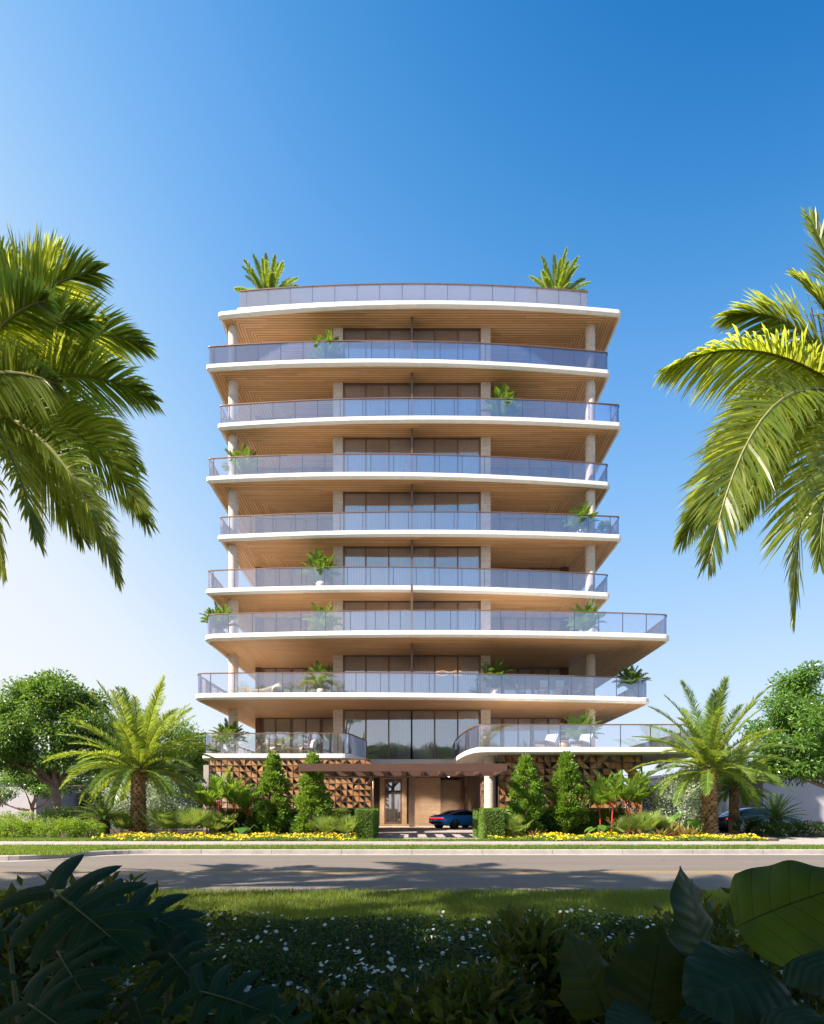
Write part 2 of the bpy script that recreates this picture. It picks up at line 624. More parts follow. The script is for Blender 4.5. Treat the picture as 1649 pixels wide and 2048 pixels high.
M['paver_light'] = mat_blocks('pale_pavers', (.40, .35, .325), (.34, .30, .28), 1.0, .65, vary=.06, axis='XY', mort=.008, noise_sc=1.5)
M['yellow_paint'] = plain('yellow_road_paint', (.50, .30, .055), .7, noise=.4, scale=20)
M['grass_soil'] = plain('lawn_soil', (.055, .085, .022), .95, noise=.4, scale=9)
M['soil'] = plain('garden_mulch', (.06, .04, .025), .95, noise=.4, scale=14, bump=.4)
# ------------------------------------------------------------------ setting: ground, road, pavements
def sheet(name, poly, z, mat):
    mb = MB()
    mb.cap(poly, z)
    o = mb.build(name, mat)
    return tag(o, kind='structure')


GZ = .15                                                     # level of the land beyond the kerb
kerb_path = np.vstack([[(-90, 15.9), (-13, 15.9)], bez((-11.9, 15.9), (-11.0, 15.95), (-10.6, 16.7), 7),
                       bez((-10.35, 17.2), (-9.9, 18.2), (-8.6, 18.3), 9), [(90, 18.3)]])
ground = sheet('ground', [(-900, -60), (900, -60), (900, 1500), (-900, 1500)], -.08, M['grass_soil'])
mb = MB()
mb.cap([(-90, 9.75)] + [(90, 9.75)] + [tuple(p) for p in kerb_path[::-1]], 0.0)
road = tag(mb.build('road', M['asphalt']), kind='structure')
mb = MB()
for y in (12.94, 13.24):
    mb.box(-90, 90, y - .03, y + .03, .001, .004)
tag(mb.build('road_centre_line', M['yellow_paint']), 'double yellow line painted along the middle of the road', 'road marking', kind='structure')
mb = MB()
mb.sweep(kerb_path, [(.005, -.05), (.005, .135), (.03, .152), (.19, .152), (.19, -.05)])
mb.sweep(kerb_path, [(-.34, -.04), (-.34, .004), (-.002, .012), (-.002, -.04)])
for x in np.arange(-88, 90, 2.32):                           # joints cut across the kerb
    pass
kerb = tag(mb.build('kerb', mat_blocks('kerb_stones', (.40, .36, .335), (.22, .2, .18), 2.32, 9.0, vary=.05, axis='XY', mort=.018, noise_sc=2.0, offset=0)), kind='structure')
far_edge = offset_pts(kerb_path) * .19 + kerb_path
mb = MB()
mb.cap([tuple(p) for p in far_edge] + [(90, 20.0), (-90, 20.0)], .146)
tag(mb.build('verge', M['grass_soil']), kind='structure')
sheet('sidewalk', [(-90, 20.0), (90, 20.0), (90, 22.95), (-90, 22.95)], .155, M['sidewalk'])
mb = MB()
mb.cap([(-300, 22.9), (300, 22.9), (300, 400), (-300, 400)], .13)
tag(mb.build('garden_ground', M['soil']), kind='structure')
sheet('grass_strip', [(-4.5, 22.96), (5.5, 22.96), (5.5, 23.9), (-4.5, 23.9)], .146, M['grass_soil'])
sheet('driveway_apron', [(-2.2, 23.9), (4.2, 23.9), (4.2, 25.3), (-2.2, 25.3)], .146, M['paver_light'])
sheet('driveway', [(-2.6, 25.3), (4.6, 25.3), (4.6, 30.4), (14, 30.4), (14, 44.6), (-12, 44.6), (-12, 33), (-2.6, 33)], .142, M['paver'])
sheet('side_lane', [(17.6, 22.96), (19.4, 24.2), (19.4, 31), (40, 31), (40, 36.5), (14.5, 36.5), (14.5, 30), (15.6, 26)], .142, M['asphalt'])
sheet('side_path', [(15.2, 22.96), (40, 22.96), (40, 25.9), (17.2, 25.9)], .150, M['sidewalk'])
sheet('lawn', [(-40, 6.9), (40, 6.9), (40, 9.75), (-40, 9.75)], .03, M['grass_soil'])
sheet('planting_bed_ground', [(-40, -40), (40, -40), (40, 6.9), (-40, 6.9)], .02, M['soil'])

# ------------------------------------------------------------------ the apartment tower
BY = 40.0
tower = thing('apartment_building', 'tall apartment tower with curved white balcony slabs, timber soffits and blue glass railings', 'apartment building', (0, BY, 0))
OFF = (0, BY, 0)
YB = 56.0
ZS = {k: 7.82 + 3.5 * (i) for i, k in enumerate(['S2', 'S3', 'S4', 'S5', 'S6', 'S7', 'S8', 'R'])}
ZS['S1'] = ZS['S2'] - 3.5
SLAB_T = .36
MEAS = {  # photo pixels of the lower edge of each slab: left corner, centre, right corner; corner radii
    'R':  ((432, 637.5), 614.5, (1246, 633), .28, .25),
    'S8': ((408, 742), 731, (1223, 753), .28, .25),
    'S7': ((431, 860), 844.5, (1246, 858), .28, .25),
    'S6': ((408, 966), 957.6, (1223, 977), .28, .25),
    'S5': ((431, 1083), 1072.5, (1246, 1082), .28, .25),
    'S4': ((407, 1190.5), 1184, (1223, 1198), .28, .25),
    'S3': ((399, 1282), 1274, (1346, 1282), .7, .45),
    'S2': ((379, 1400), 1399, (1305, 1408), .7, .45),
}


def slab_path(key, back=YB):
    (pl, yl), yc, (pr, yr), rl, rr = MEAS[key]
    zz = ZS[key] - EYE
    Yl, Yc, Yr = [FPX * zz / (VY - y) - .10 for y in (yl, yc, yr)]
    xl, xr = PX(pl, Yl), PX(pr, Yr)
    # parabola through left corner, centre, right corner
    A = np.array([[xl * xl, xl, 1], [0, 0, 1], [xr * xr, xr, 1]])
    co = np.linalg.solve(A, [Yl, Yc, Yr])
    f = lambda x: co[0] * x * x + co[1] * x + co[2]
    xs = np.linspace(xl + rl * 1.2, xr - rr * 1.2, 41)
    front = np.stack([xs, f(xs)], 1)
    cl = bez((xl + .18, Yl + rl * 1.6), (xl, Yl), front[0], 7)
    cr = bez(front[-1], (xr, Yr), (xr, Yr + rr * 1.6), 7)
    path = np.vstack([[(xl + .30 if key in ('S3', 'S2') else xl, back)], cl, front[1:-1], cr, [(xr, back)]])
    return path, (xl, xr, min(Yl, Yc, Yr))


def make_slab(key, path, ext, soffit_mat, name='floor_slab', t=SLAB_T):
    zs = ZS[key]
    xl, xr, yf = ext
    o = offset_pts(path)
    inn = path + o * .13
    inn2 = path + o * .20
    mb = MB()
    n = len(path)
    ev = path + o * .035

    def ring(a, za, b, zb):
        V = [(*p, za) for p in a] + [(*p, zb) for p in b]
        mb.add(V, [(i, i + 1, n + i + 1, n + i) for i in range(n - 1)] + [(n - 1, 0, n, 2 * n - 1)])
    ring(inn2, zs + .05, inn2, zs)
    ring(inn2, zs, inn, zs)
    ring(inn, zs, path, zs + .11)
    ring(path, zs + .11, path, zs + t - .03)
    ring(path, zs + t - .03, ev, zs + t)
    mb.cap([tuple(p) for p in ev], zs + t, True)
    ob = mb.build(name, M['stucco'], tower, OFF)
    ms = MB()
    ms.cap([tuple(p) for p in inn2], zs + .04, False)
    so = ms.build('soffit', soffit_mat, ob, OFF)
    me = so.data
    at = me.attributes.new('edge_dist', 'FLOAT_VECTOR', 'POINT')
    d = np.array([(p[0] - xl, p[1] - yf, xr - p[0]) for p in inn2])
    at.data.foreach_set('vector', d.ravel())
    return ob


def resample(path, step):
    path = np.asarray(path, float)
    seg = np.linalg.norm(np.diff(path, axis=0), axis=1)
    s = np.concatenate([[0], np.cumsum(seg)])
    k = max(1, round(s[-1] / step))
    q = np.linspace(0, s[-1], k + 1)
    return np.stack([np.interp(q, s, path[:, 0]), np.interp(q, s, path[:, 1])], 1), s, q


def make_railing(path, z0, h=1.2, step=1.42, single=True, glass='rail_glass'):
    """handrail, posts and one glass panel between each two posts"""
    mb = MB()
    mb.sweep(path, [(-.04, z0 + h - .055), (.04, z0 + h - .055), (.04, z0 + h), (-.04, z0 + h)])
    rail = mb.build('balcony_railing', M['rail'], tower, OFF)
    pts, s, q = resample(path, step)
    path = np.asarray(path, float)
    posts = MB()
    for i in range(len(pts)):
        if single: posts = MB()
        a = pts[max(0, i - 1)]; b = pts[min(len(pts) - 1, i + 1)]
        d = (b - a) / (np.linalg.norm(b - a) + 1e-9)
        nrm = np.array([-d[1], d[0]])
        posts.obox(pts[i] + nrm * .035, d * .018, nrm * .022, h - .06, z0)
        if single: posts.build('post', M['post'], rail, OFF)
    if not single: tag(posts.build('post', M['post'], rail, OFF), kind='stuff')
    merged = MB()
    for i in range(len(pts) - 1):
        inner = [path[j] for j in range(len(path)) if q[i] + .02 < s[j] < q[i + 1] - .02]
        pp = np.array([pts[i]] + inner + [pts[i + 1]])
        pp[0] += (pp[1] - pp[0]) / np.linalg.norm(pp[1] - pp[0]) * .008
        pp[-1] -= (pp[-1] - pp[-2]) / np.linalg.norm(pp[-1] - pp[-2]) * .008
        g = MB() if single else merged
        g.sweep(pp, [(-.008, z0 + .03), (.004, z0 + .03), (.004, z0 + h - .057), (-.008, z0 + h - .057)])
        if single:
            g.build('glass_panel', M['rail_glass'], rail, OFF)
    if not single:
        tag(merged.build('glass_panel', M[glass], rail, OFF), kind='stuff')
    return rail


def trim_path(path, inset, yb):
    p = path + offset_pts(path) * inset
    p = p.copy()
    p[0][1] = yb; p[-1][1] = yb
    # straighten the run of the side so that it ends at yb on the same line
    return p


for k in ('S2', 'S3', 'S4', 'S5', 'S6', 'S7', 'S8', 'R'):
    path, ext = slab_path(k)
    make_slab(k, path, ext, M['soffit'], 'floor_slab' if k != 'R' else 'roof')
    if k != 'R':
        pr = trim_path(path, .14, 47.0)
        make_railing(pr, ZS[k] + SLAB_T, 1.2, 1.42, k in ('S2', 'S3'))

# roof parapet and its railing
zr = ZS['R'] + SLAB_T
yfr = lambda px, y: FPX * (zr + .28 - EYE) / (VY - y)
pl, pc, prr = (474, 614), (824, 599), (1182, 615)
Yl, Yc, Yr = [yfr(*p) for p in (pl, pc, prr)]
xl, xr = PX(474, Yl), PX(1182, Yr)
co = np.linalg.solve(np.array([[xl * xl, xl, 1], [0, 0, 1], [xr * xr, xr, 1]]), [Yl, Yc, Yr])
xs = np.linspace(xl, xr, 31)
front = np.stack([xs, co[0] * xs * xs + co[1] * xs + co[2] + .06], 1)
rp = np.vstack([[(xl, 54)], front, [(xr, 54)]])
mb = MB()
mb.prism([tuple(p) for p in rp], zr - .01, zr + .28)
parapet = mb.build('roof_parapet', M['stucco'], tower, OFF)
make_railing(trim_path(rp, .15, 50), zr + .28, 1.2, 1.42, False, 'roof_glass')

# first-floor deck between the terraces, and the two terraces
z1 = ZS['S1']
mb = MB()
mb.box(-11.2, 11.2, 35.22, YB, z1, z1 + .33)
mb.build('floor_slab', plain('deck_stone', (.50, .46, .44), .7, noise=.1, scale=3), tower, OFF)
lp = np.vstack([[(-12.25, 46)], bez((-12.22, 32.6), (-12.2, 31.7), (-11.5, 31.68), 6), [(-4.3, 31.7)], bez((-4.0, 31.7), (-3.55, 31.72), (-3.4, 32.3), 6), [(-2.8, 35.21)]])
rpth = np.vstack([[(2.62, 35.21)], bez((2.66, 34.6), (2.75, 30.6), (3.15, 29.2), 9), bez((3.28, 28.75), (3.42, 28.42), (4.0, 28.4), 6), [(15.5, 28.4), (15.5, 46)]])
def terrace(path):
    o = offset_pts(path)
    mb = MB(); n = len(path)
    inn = path + o * .10
    V = [(*p, z1 + .02) for p in inn] + [(*p, z1 + .10) for p in path] + [(*p, z1 + .345) for p in path]
    F = [(i, i + 1, n + i + 1, n + i) for i in range(n - 1)] + [(n + i, n + i + 1, 2 * n + i + 1, 2 * n + i) for i in range(n - 1)]
    mb.add(V, F)
    mb.cap([tuple(p) for p in path], z1 + .345, True)
    mb.cap([tuple(p) for p in inn], z1 + .02, False)
    mb.build('terrace_slab', M['stucco'], tower, OFF)
terrace(lp); terrace(rpth)
q = lp + offset_pts(lp) * .14; q[0][1] = 44
make_railing(q, z1 + .345, 1.2, 1.95)
q = rpth + offset_pts(rpth) * .14; q[-1][1] = 44
make_railing(q, z1 + .345, 1.2, 1.55)

# columns
mb0 = None
for sx, cx_ in ((-1, -11.47), (1, 11.45)):
    mb = MB()
    mb.tube([(cx_, 35.6, z1 + .3), (cx_, 35.6, ZS['R'] + .045)], .305, 24, cap=False)
    mb.build('column', M['stone'], tower, OFF, smooth=True)
mb = MB()
mb.tube([(4.22, 30.0, .13), (4.22, 30.0, z1 + .03)], .31, 28, cap=False)
mb.build('column', M['stone'], tower, OFF, smooth=True)
# piers either side of the middle bay
for x0 in (-5.06, 4.42):
    mb = MB()
    mb.box(x0, x0 + .62, 35.55, 38.75, z1 + .30, ZS['R'] + .05)
    mb.build('pier', M['stone'], tower, OFF)
# walls
for a in ((-10.9, -10.7, 38.9, 55), (10.7, 10.9, 38.9, 55), (-10.9, 10.9, 55, 55.2)):
    mb = MB()
    mb.box(a[0], a[1], a[2], a[3], .13, ZS['R'] + .05)
    mb.build('wall', M['interior'], tower, OFF)
fl = ['S1', 'S2', 'S3', 'S4', 'S5', 'S6', 'S7', 'S8', 'R']
CURT = {'c': [(0, .62), (5, .6), (8, 1.0), (9, 1.35)]}


def curtain(mb, x0, x1, y, z0, z1_):
    n = max(8, int((x1 - x0) / .035))
    xs = np.linspace(x0, x1, n)
    ys = y + .045 * np.sin(np.linspace(0, (x1 - x0) / .17 * 2 * np.pi, n))
    V = np.concatenate([np.stack([xs, ys, np.full(n, z0)], 1), np.stack([xs, ys, np.full(n, z1_)], 1),
                        np.stack([xs, ys + .012, np.full(n, z0)], 1), np.stack([xs, ys + .012, np.full(n, z1_)], 1)])
    F = [(i, i + 1, n + i + 1, n + i) for i in range(n - 1)] + [(2 * n + i, 3 * n + i, 3 * n + i + 1, 2 * n + i + 1) for i in range(n - 1)]
    mb.add(V, F)


def window(xs, thick, y, z0, z1_, curtains, jamb=None):
    """frame with the mullions at xs, one glazed pane between each two, curtains behind"""
    mb = MB()
    mb.box(xs[0], xs[-1], y, y + .12, z1_ - .07, z1_)
    mb.box(xs[0], xs[-1], y, y + .12, z0, z0 + .08)
    for x, t in zip(xs, thick):
        mb.box(x - t / 2, x + t / 2, y - .03, y + .14, z0 + .001, z1_ - .001)
    w = mb.build('window', M['bronze'], tower, OFF)
    g = MB()
    for i in range(len(xs) - 1):
        g.box(xs[i] + thick[i] / 2, xs[i + 1] - thick[i + 1] / 2, y + .05, y + .065, z0 + .08, z1_ - .07)
    g.build('pane', M['win_glass'], w, OFF)
    for a, b in curtains:
        c = MB()
        curtain(c, a, b, y + .28, z0 + .02, z1_ - .02)
        c.build('curtain', M['curtain'], w, OFF, smooth=True)
    return w


rr = random.Random(3)
for i in range(8):
    z0 = ZS[fl[i]] + SLAB_T + .005 if i else z1 + .332
    zt = ZS[fl[i + 1]] + .038
    L = np.linspace(-4.44, -.02, 4)
    Rr = np.linspace(-.02, 4.42, 4)
    L[0] += .06; Rr[-1] -= .06
    if i == 0:
        cl = [(-4.2, -3.75), (-.95, -.1)]; cr = [(.1, 1.35), (2.9, 4.3)]
    else:
        j = rr.random()
        cl = [(-4.35, -3.35 + j * .7), (-1.3 - rr.random() * .8, -.12)]
        cr = [(.12, .9 + rr.random() * .7), (2.7 + rr.random() * .6, 4.32)]
        if rr.random() < .4: cl.append((-2.9, -1.9))
    window(L, [.13, .09, .09, .10], 35.6, z0, zt, cl)
    window(Rr, [.10, .09, .09, .13], 35.6, z0, zt, cr)
    for s in (-1, 1):
        xs = [-10.46, -9.55, -8.45, -7.43, -6.35, -5.16]
        tk = [.13, .09, .16, .09, .20, .10]
        cu = [(-10.3, -9.6), (-8.3, -7.5 + rr.random() * .9)]
        if rr.random() < .6: cu.append((-7.3, -6.5))
        if s > 0:
            xs = [-x for x in xs][::-1]; tk = tk[::-1]; cu = [(-b, -a) for a, b in cu]
        window(xs, tk, 38.75, z0, zt, cu)
        mb = MB()
        x0, x1 = sorted((s * 10.92, s * 10.53))
        mb.box(x0, x1, 38.62, 38.95, z0, zt)
        mb.build('jamb', M['bronze'] if s > 0 else mat_cache_wood, tower, OFF) if False else mb.build('jamb', M['beam'], tower, OFF)
    mb = MB()
    mb.box(-10.7, 10.7, 43.0, 43.15, z0, zt)
    mb.build('interior_wall', M['interior'], tower, OFF)
    mb = MB()
    mb.box(-.12, .12, 36.2, 43.0, z0, zt)
    mb.build('interior_wall', M['interior'], tower, OFF)
    if i:                                                     # dividing screen between the two flats' balconies
        yf = {True: 34.75, False: 33.0}[i > 2]
        mb = MB()
        mb.box(-.075, .055, yf, 35.56, z0, zt)
        mb.build('divider', M['bronze'], tower, OFF)

# ground floor: recessed porte-cochere with stone back wall, glazed door, and dark walls standing in for the unlit space behind the screens
mb = MB(); mb.box(-3.0, 4.4, 35.3, 44.6, 4.0, z1 - .004); mb.build('ceiling', M['bronze'], tower, OFF)
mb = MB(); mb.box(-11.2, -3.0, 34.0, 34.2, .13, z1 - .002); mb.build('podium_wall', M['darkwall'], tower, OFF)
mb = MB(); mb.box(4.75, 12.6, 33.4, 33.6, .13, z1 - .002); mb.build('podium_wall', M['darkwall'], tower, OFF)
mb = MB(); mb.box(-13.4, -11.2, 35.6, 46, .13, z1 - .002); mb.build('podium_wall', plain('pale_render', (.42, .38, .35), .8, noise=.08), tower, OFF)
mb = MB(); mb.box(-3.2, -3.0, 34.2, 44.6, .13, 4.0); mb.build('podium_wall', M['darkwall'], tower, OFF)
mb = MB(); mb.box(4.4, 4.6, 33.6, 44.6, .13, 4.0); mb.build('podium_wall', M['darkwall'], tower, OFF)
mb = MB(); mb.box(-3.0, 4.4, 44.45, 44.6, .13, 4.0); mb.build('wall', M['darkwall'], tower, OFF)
Y4 = 44.0
mb = MB()
for a, b, y in ((PX(760, Y4), PX(769, Y4), Y4), (PX(804, Y4), PX(814, Y4), Y4)):
    mb.box(a, b, y, 44.45, .13, 3.97)
mb.box(PX(769, Y4), PX(804, Y4), Y4 + .02, 44.45, 3.86, 3.97)
mb.box(PX(760, Y4), PX(818, Y4), 43.6, 43.99, .13, .28)
mb.build('door_surround', M['stone_small'], tower, OFF)
xa, xb = PX(769.5, Y4), PX(803.5, Y4)
mb = MB()
mb.box(xa, xa + .09, 44.02, 44.14, .28, 3.86); mb.box(xb - .09, xb, 44.02, 44.14, .28, 3.86)
mb.box(xa + .09, xb - .09, 44.02, 44.14, 3.74, 3.86); mb.box(xa + .09, xb - .09, 44.02, 44.14, .28, .42)
door = mb.build('door', M['bronze'], tower, OFF)
mb = MB(); mb.box(xa + .09, xb - .09, 44.06, 44.075, .42, 3.74); mb.build('pane', M['win_glass'], door, OFF)
mb = MB(); mb.box(xb - .30, xb - .26, 43.94, 43.98, .9, 2.3); mb.box(xb - .30, xb - .26, 43.98, 44.06, 1.0, 1.04); mb.box(xb - .30, xb - .26, 43.98, 44.06, 2.16, 2.2)
mb.build('handle', M['rail'], door, OFF)
mb = MB()
for i in range(5):
    mb.box(xa + .12 + i * .22, xa + .18 + i * .22, 44.2, 44.32, .3, 3.2 - i * .12)
mb.build('slat_screen', M['tile'], door, OFF)
mb = MB(); mb.box(PX(818.5, 42), PX(830, 42), 42.0, 42.45, .13, 3.97); mb.build('pier', M['stone'], tower, OFF)
mb = MB(); mb.box(PX(818, Y4), PX(881.5, Y4), 44.0, 44.4, .13, 3.97); mb.build('wall', M['stone_small'], tower, OFF)
mb = MB(); mb.box(PX(881.5, Y4) + .003, PX(921.5, Y4), 44.25, 44.42, .13, 3.80); mb.build('wall', mat_blocks('dark_travertine', (.30, .24, .19), (.2, .15, .11), .9, .34, vary=.06), tower, OFF)
mb = MB(); mb.box(PX(921.5, Y4) + .003, PX(929, Y4), 43.9, 44.42, .13, 3.97); mb.build('jamb', M['bronze'], tower, OFF)
mb = MB(); mb.box(PX(929, Y4) + .003, 4.39, 44.1, 44.3, .13, 3.3)
pan = mb.build('art_panel', M['stone_small'], tower, OFF)
mb = MB()
ra = random.Random(8)
for r_ in range(6):
    for c_ in range(6):
        if ra.random() < .72:
            x = PX(931, Y4) + .02 + c_ * .17; z = 1.55 + r_ * .2
            mb.add([(x, 44.09, z), (x + .16, 44.06, z + .02), (x + .09, 44.0, z + .16), (x + .05, 44.09, z + .08)], [(0, 1, 2), (0, 2, 3), (0, 3, 1), (1, 3, 2)])
mb.build('relief', M['stucco'], pan, OFF)
mb = MB(); mb.box(PX(929, Y4) + .003, 4.39, 44.06, 44.3, 3.32, 3.97); mb.build('fascia', M['interior'], tower, OFF)

m_lamp, nt, b = nm('downlight_glow')
b.inputs['Emission Color'].default_value = (1, .82, .6, 1)
b.inputs['Emission Strength'].default_value = 14
for px, y in ((853.5, 42.6), (898, 42.6), (752.5, 42.5), (790, 43.0)):
    mb = MB()
    mb.lathe([(.085, 3.975), (.085, 3.9985)], (PX(px, y), y, 0), 14)
    d = mb.build('downlight', M['rail'], tower, OFF)
    mb = MB()
    mb.lathe([(.065, 3.968), (.065, 3.974)], (PX(px, y), y, 0), 14)
    mb.build('lamp', m_lamp, d, OFF)
    ld = bpy.data.lights.new('downlight_lamp', 'SPOT')
    ld.energy = 400; ld.spot_size = R(95); ld.spot_blend = .8; ld.color = (1, .78, .55); ld.shadow_soft_size = .06
    lo = bpy.data.objects.new('downlight_lamp', ld)
    lo.location = (PX(px, y), y - BY, 3.94); lo.parent = tower
    COL.objects.link(lo)


# timber screens of folded square tiles in a dark metal grid
def screen(x0, x1, y, z0, z1_, t=.345, seed=1, axis='x', openness=.12):
    r = random.Random(seed)
    nx = round((x1 - x0) / t); nz = round((z1_ - z0) / t)
    tx, tz = (x1 - x0) / nx, (z1_ - z0) / nz
    g = MB(); w = MB()
    conv = (lambda u, d, z: (u, y + d, z)) if axis == 'x' else (lambda u, d, z: (y + d, u, z))
    def bx(mb, u0, u1, d0, d1, za, zb):
        V = [conv(*p) for p in ((u0, d0, za), (u1, d0, za), (u1, d1, za), (u0, d1, za), (u0, d0, zb), (u1, d0, zb), (u1, d1, zb), (u0, d1, zb))]
        mb.add(V, [(3, 2, 1, 0), (4, 5, 6, 7), (0, 1, 5, 4), (1, 2, 6, 5), (2, 3, 7, 6), (3, 0, 4, 7)])
    for i in range(nx + 1):
        bx(g, x0 + i * tx - .012, x0 + i * tx + .012, -.01, .14, z0, z1_)
    for j in range(nz + 1):
        bx(g, x0, x1, -.008, .138, z0 + j * tz - .012, z0 + j * tz + .012)
    for i in range(nx):
        for j in range(nz):
            u0, u1 = x0 + i * tx + .014, x0 + (i + 1) * tx - .014
            v0, v1 = z0 + j * tz + .014, z0 + (j + 1) * tz - .014
            C = [(u0, v0), (u1, v0), (u1, v1), (u0, v1)]
            k = r.choice([0, 0, 2, 1, 3, 0, 2]) if (j % 3) else r.choice([0, 2])
            C = C[k:] + C[:k]
            # corner 0 stands proud, corner 2 lies deep; fold along the other diagonal
            dep = [.0, .012, .15, .012]
            hole = r.random() < openness
            Vf = [conv(c[0], d, c[1]) for c, d in zip(C, dep)]
            Vb = [conv(c[0], d + .016, c[1]) for c, d in zip(C, dep)]
            if not hole:
                w.add(Vf + Vb, [(0, 1, 3), (4, 7, 5), (0, 4, 5, 1), (0, 3, 7, 4), (1, 5, 7, 3)])
                dep2 = [.01, .03, .17, .03]
                Vf = [conv(c[0], d, c[1]) for c, d in zip(C, dep2)]
                Vb = [conv(c[0], d + .014, c[1]) for c, d in zip(C, dep2)]
                w.add(Vf[1:] + Vb[1:], [(0, 1, 2), (3, 5, 4), (0, 3, 4, 1), (1, 4, 5, 2), (0, 2, 5, 3)])
            else:
                w.add(Vf + Vb, [(0, 1, 3), (4, 7, 5), (0, 4, 5, 1), (0, 3, 7, 4), (1, 5, 7, 3)])
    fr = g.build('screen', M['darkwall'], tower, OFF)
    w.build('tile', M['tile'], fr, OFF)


screen(-11.62, -2.36, 31.72, .16, z1 + .015, seed=1, openness=.5)
screen(4.62, 12.25, 29.5, .16, z1 + .015, seed=2, openness=.5)
screen(31.0, 33.4, 4.12, .16, 3.95, seed=3, axis='y')

# pergola in front of the entrance
zp0, zp1 = 3.16, 3.50
mb = MB(); mb.box(-5.0, 4.2, 24.5, 24.66, zp0, zp1)
perg = mb.build('pergola', M['beam'], tower, OFF)
mb = MB(); mb.box(-5.0, 4.6, 28.1, 28.26, zp0 + .01, zp1 - .01); mb.build('beam', M['beam'], perg, OFF)
mb = MB(); mb.box(-2.75, -2.60, 28.26, 31.7, zp0 + .02, zp1 - .02); mb.build('beam', M['beam'], perg, OFF)
mb = MB(); mb.box(4.13, 4.28, 24.66, 29.72, zp0 + .02, zp1 - .02); mb.build('beam', M['beam'], perg, OFF)
for i in range(10):
    x = -4.93 + i * .905
    mb = MB(); mb.box(x - .10, x + .10, 24.66, 28.1, zp0 + .02, zp1 - .04)
    mb.build('joist', M['beam'], perg, OFF)
mb = MB(); mb.box(-4.9, 1.1, 28.27, 30.1, zp0 + .05, zp1 - .07)
mb.build('shade_panel', M['beam'], perg, OFF)  # solid panel added behind the joists to shade the driveway
# ------------------------------------------------------------------ plants: helpers
def unit(v):
    return v / (np.linalg.norm(v, axis=-1, keepdims=True) + 1e-12)


def leaves(mb, base, axis, normal, L, W, fold=.15, droop=.15, mi=0):
    """diamond leaves with a folded midrib: base points, length axes and face normals as arrays"""
    base = np.asarray(base); n = len(base)
    axis = unit(axis)
    normal = unit(normal - (normal * axis).sum(1)[:, None] * axis)
    side = np.cross(normal, axis)
    L = np.broadcast_to(L, (n,))[:, None]; W = np.broadcast_to(W, (n,))[:, None]
    v = np.empty((n, 4, 3))
    v[:, 0] = base
    v[:, 1] = base + axis * L * .45 + side * W * .5 + normal * W * fold
    v[:, 2] = base + axis * L - normal * L * droop
    v[:, 3] = base + axis * L * .45 - side * W * .5 + normal * W * fold
    i = np.arange(n)[:, None] * 4
    F = np.concatenate([i + np.array([[0, 1, 2]]), i + np.array([[0, 2, 3]])])
    mb.add(v.reshape(-1, 3), F, mi)


def rand_unit(n, up=0.0):
    v = rng.normal(size=(n, 3))
    v[:, 2] += up
    return unit(v)


def frond(mb, pts, leaf_len, leaf_w, npairs, segs=2, vlift=.35, roll=0.0, droop=.12, a0=75, a1=22, t0=.12, rad=.02, gap=0.0, mi=0, mr=1, side_fall=0.0, prof=None):
    """a feather palm leaf along the given polyline"""
    pts = np.asarray(pts, float)
    K = len(pts)
    seg = np.linalg.norm(np.diff(pts, axis=0), axis=1)
    s = np.concatenate([[0], np.cumsum(seg)]); s /= s[-1]
    mb.tube(pts, rad * (1 - .8 * np.linspace(0, 1, K)), 5, mr)
    t = np.linspace(t0, .995, npairs)
    t = np.clip(np.repeat(t, 2) + rng.normal(0, .25 / npairs, npairs * 2), t0 * .9, 1)
    sd = np.tile([1.0, -1.0], npairs)
    n = len(t)
    p = np.stack([np.interp(t, s, pts[:, k]) for k in range(3)], 1)
    tang = unit(np.gradient(pts, axis=0))
    d = unit(np.stack([np.interp(t, s, tang[:, k]) for k in range(3)], 1))
    ref = np.tile([0, 0, 1.0], (n, 1))
    sv = np.cross(d, ref)
    ln = np.linalg.norm(sv, axis=1, keepdims=True)
    sv = np.where(ln > .12, sv / (ln + 1e-9), unit(np.cross(d, np.tile([0.3, 1.0, 0.0], (n, 1)))))
    u = np.cross(sv, d)
    cr, sr = math.cos(roll), math.sin(roll)
    sv, u = sv * cr + u * sr, u * cr - sv * sr
    ang = np.radians(a0 + (a1 - a0) * t ** 1.2 + rng.normal(0, 5, n))
    lift = vlift + rng.normal(0, .13, n)
    dr = d * np.cos(ang)[:, None] + (sv * sd[:, None] * np.cos(lift)[:, None] + u * np.sin(lift)[:, None]) * np.sin(ang)[:, None]
    dr = unit(dr)
    pf = (np.clip(.55 + .9 * t, 0, 1) * np.clip(1.35 - 1.0 * t ** 2.2, .3, 1)) if prof is None else prof(t)
    L = leaf_len * pf * rng.uniform(.85, 1.08, n)
    wv = unit(d - (d * dr).sum(1)[:, None] * dr + rng.normal(0, .18, (n, 3)))
    V = np.empty((n, segs * 2 + 1, 3))
    c = p.copy(); q = dr.copy()
    for k in range(segs):
        w = leaf_w * (.75 if k == 0 else 1.0 - .35 * (k / segs)) * .5
        V[:, 2 * k] = c + wv * w
        V[:, 2 * k + 1] = c - wv * w
        c = c + q * (L / segs)[:, None]
        q = q.copy(); q[:, 2] -= droop * (1 + k * .8)
        q = unit(q)
    V[:, segs * 2] = c
    m = segs * 2 + 1
    i = np.arange(n)[:, None] * m
    for k in range(segs - 1):
        mb.add(np.zeros((0, 3)), np.zeros((0, 4), int))
    F4 = [i + np.array([[2 * k, 2 * k + 1, 2 * k + 3, 2 * k + 2]]) for k in range(segs - 1)]
    F3 = i + np.array([[2 * (segs - 1), 2 * (segs - 1) + 1, 2 * segs]])
    base = mb.n
    mb.V.append(V.reshape(-1, 3)); mb.n += n * m
    for f in F4: mb.F.append((f + base, mi))
    mb.F.append((F3 + base, mi))


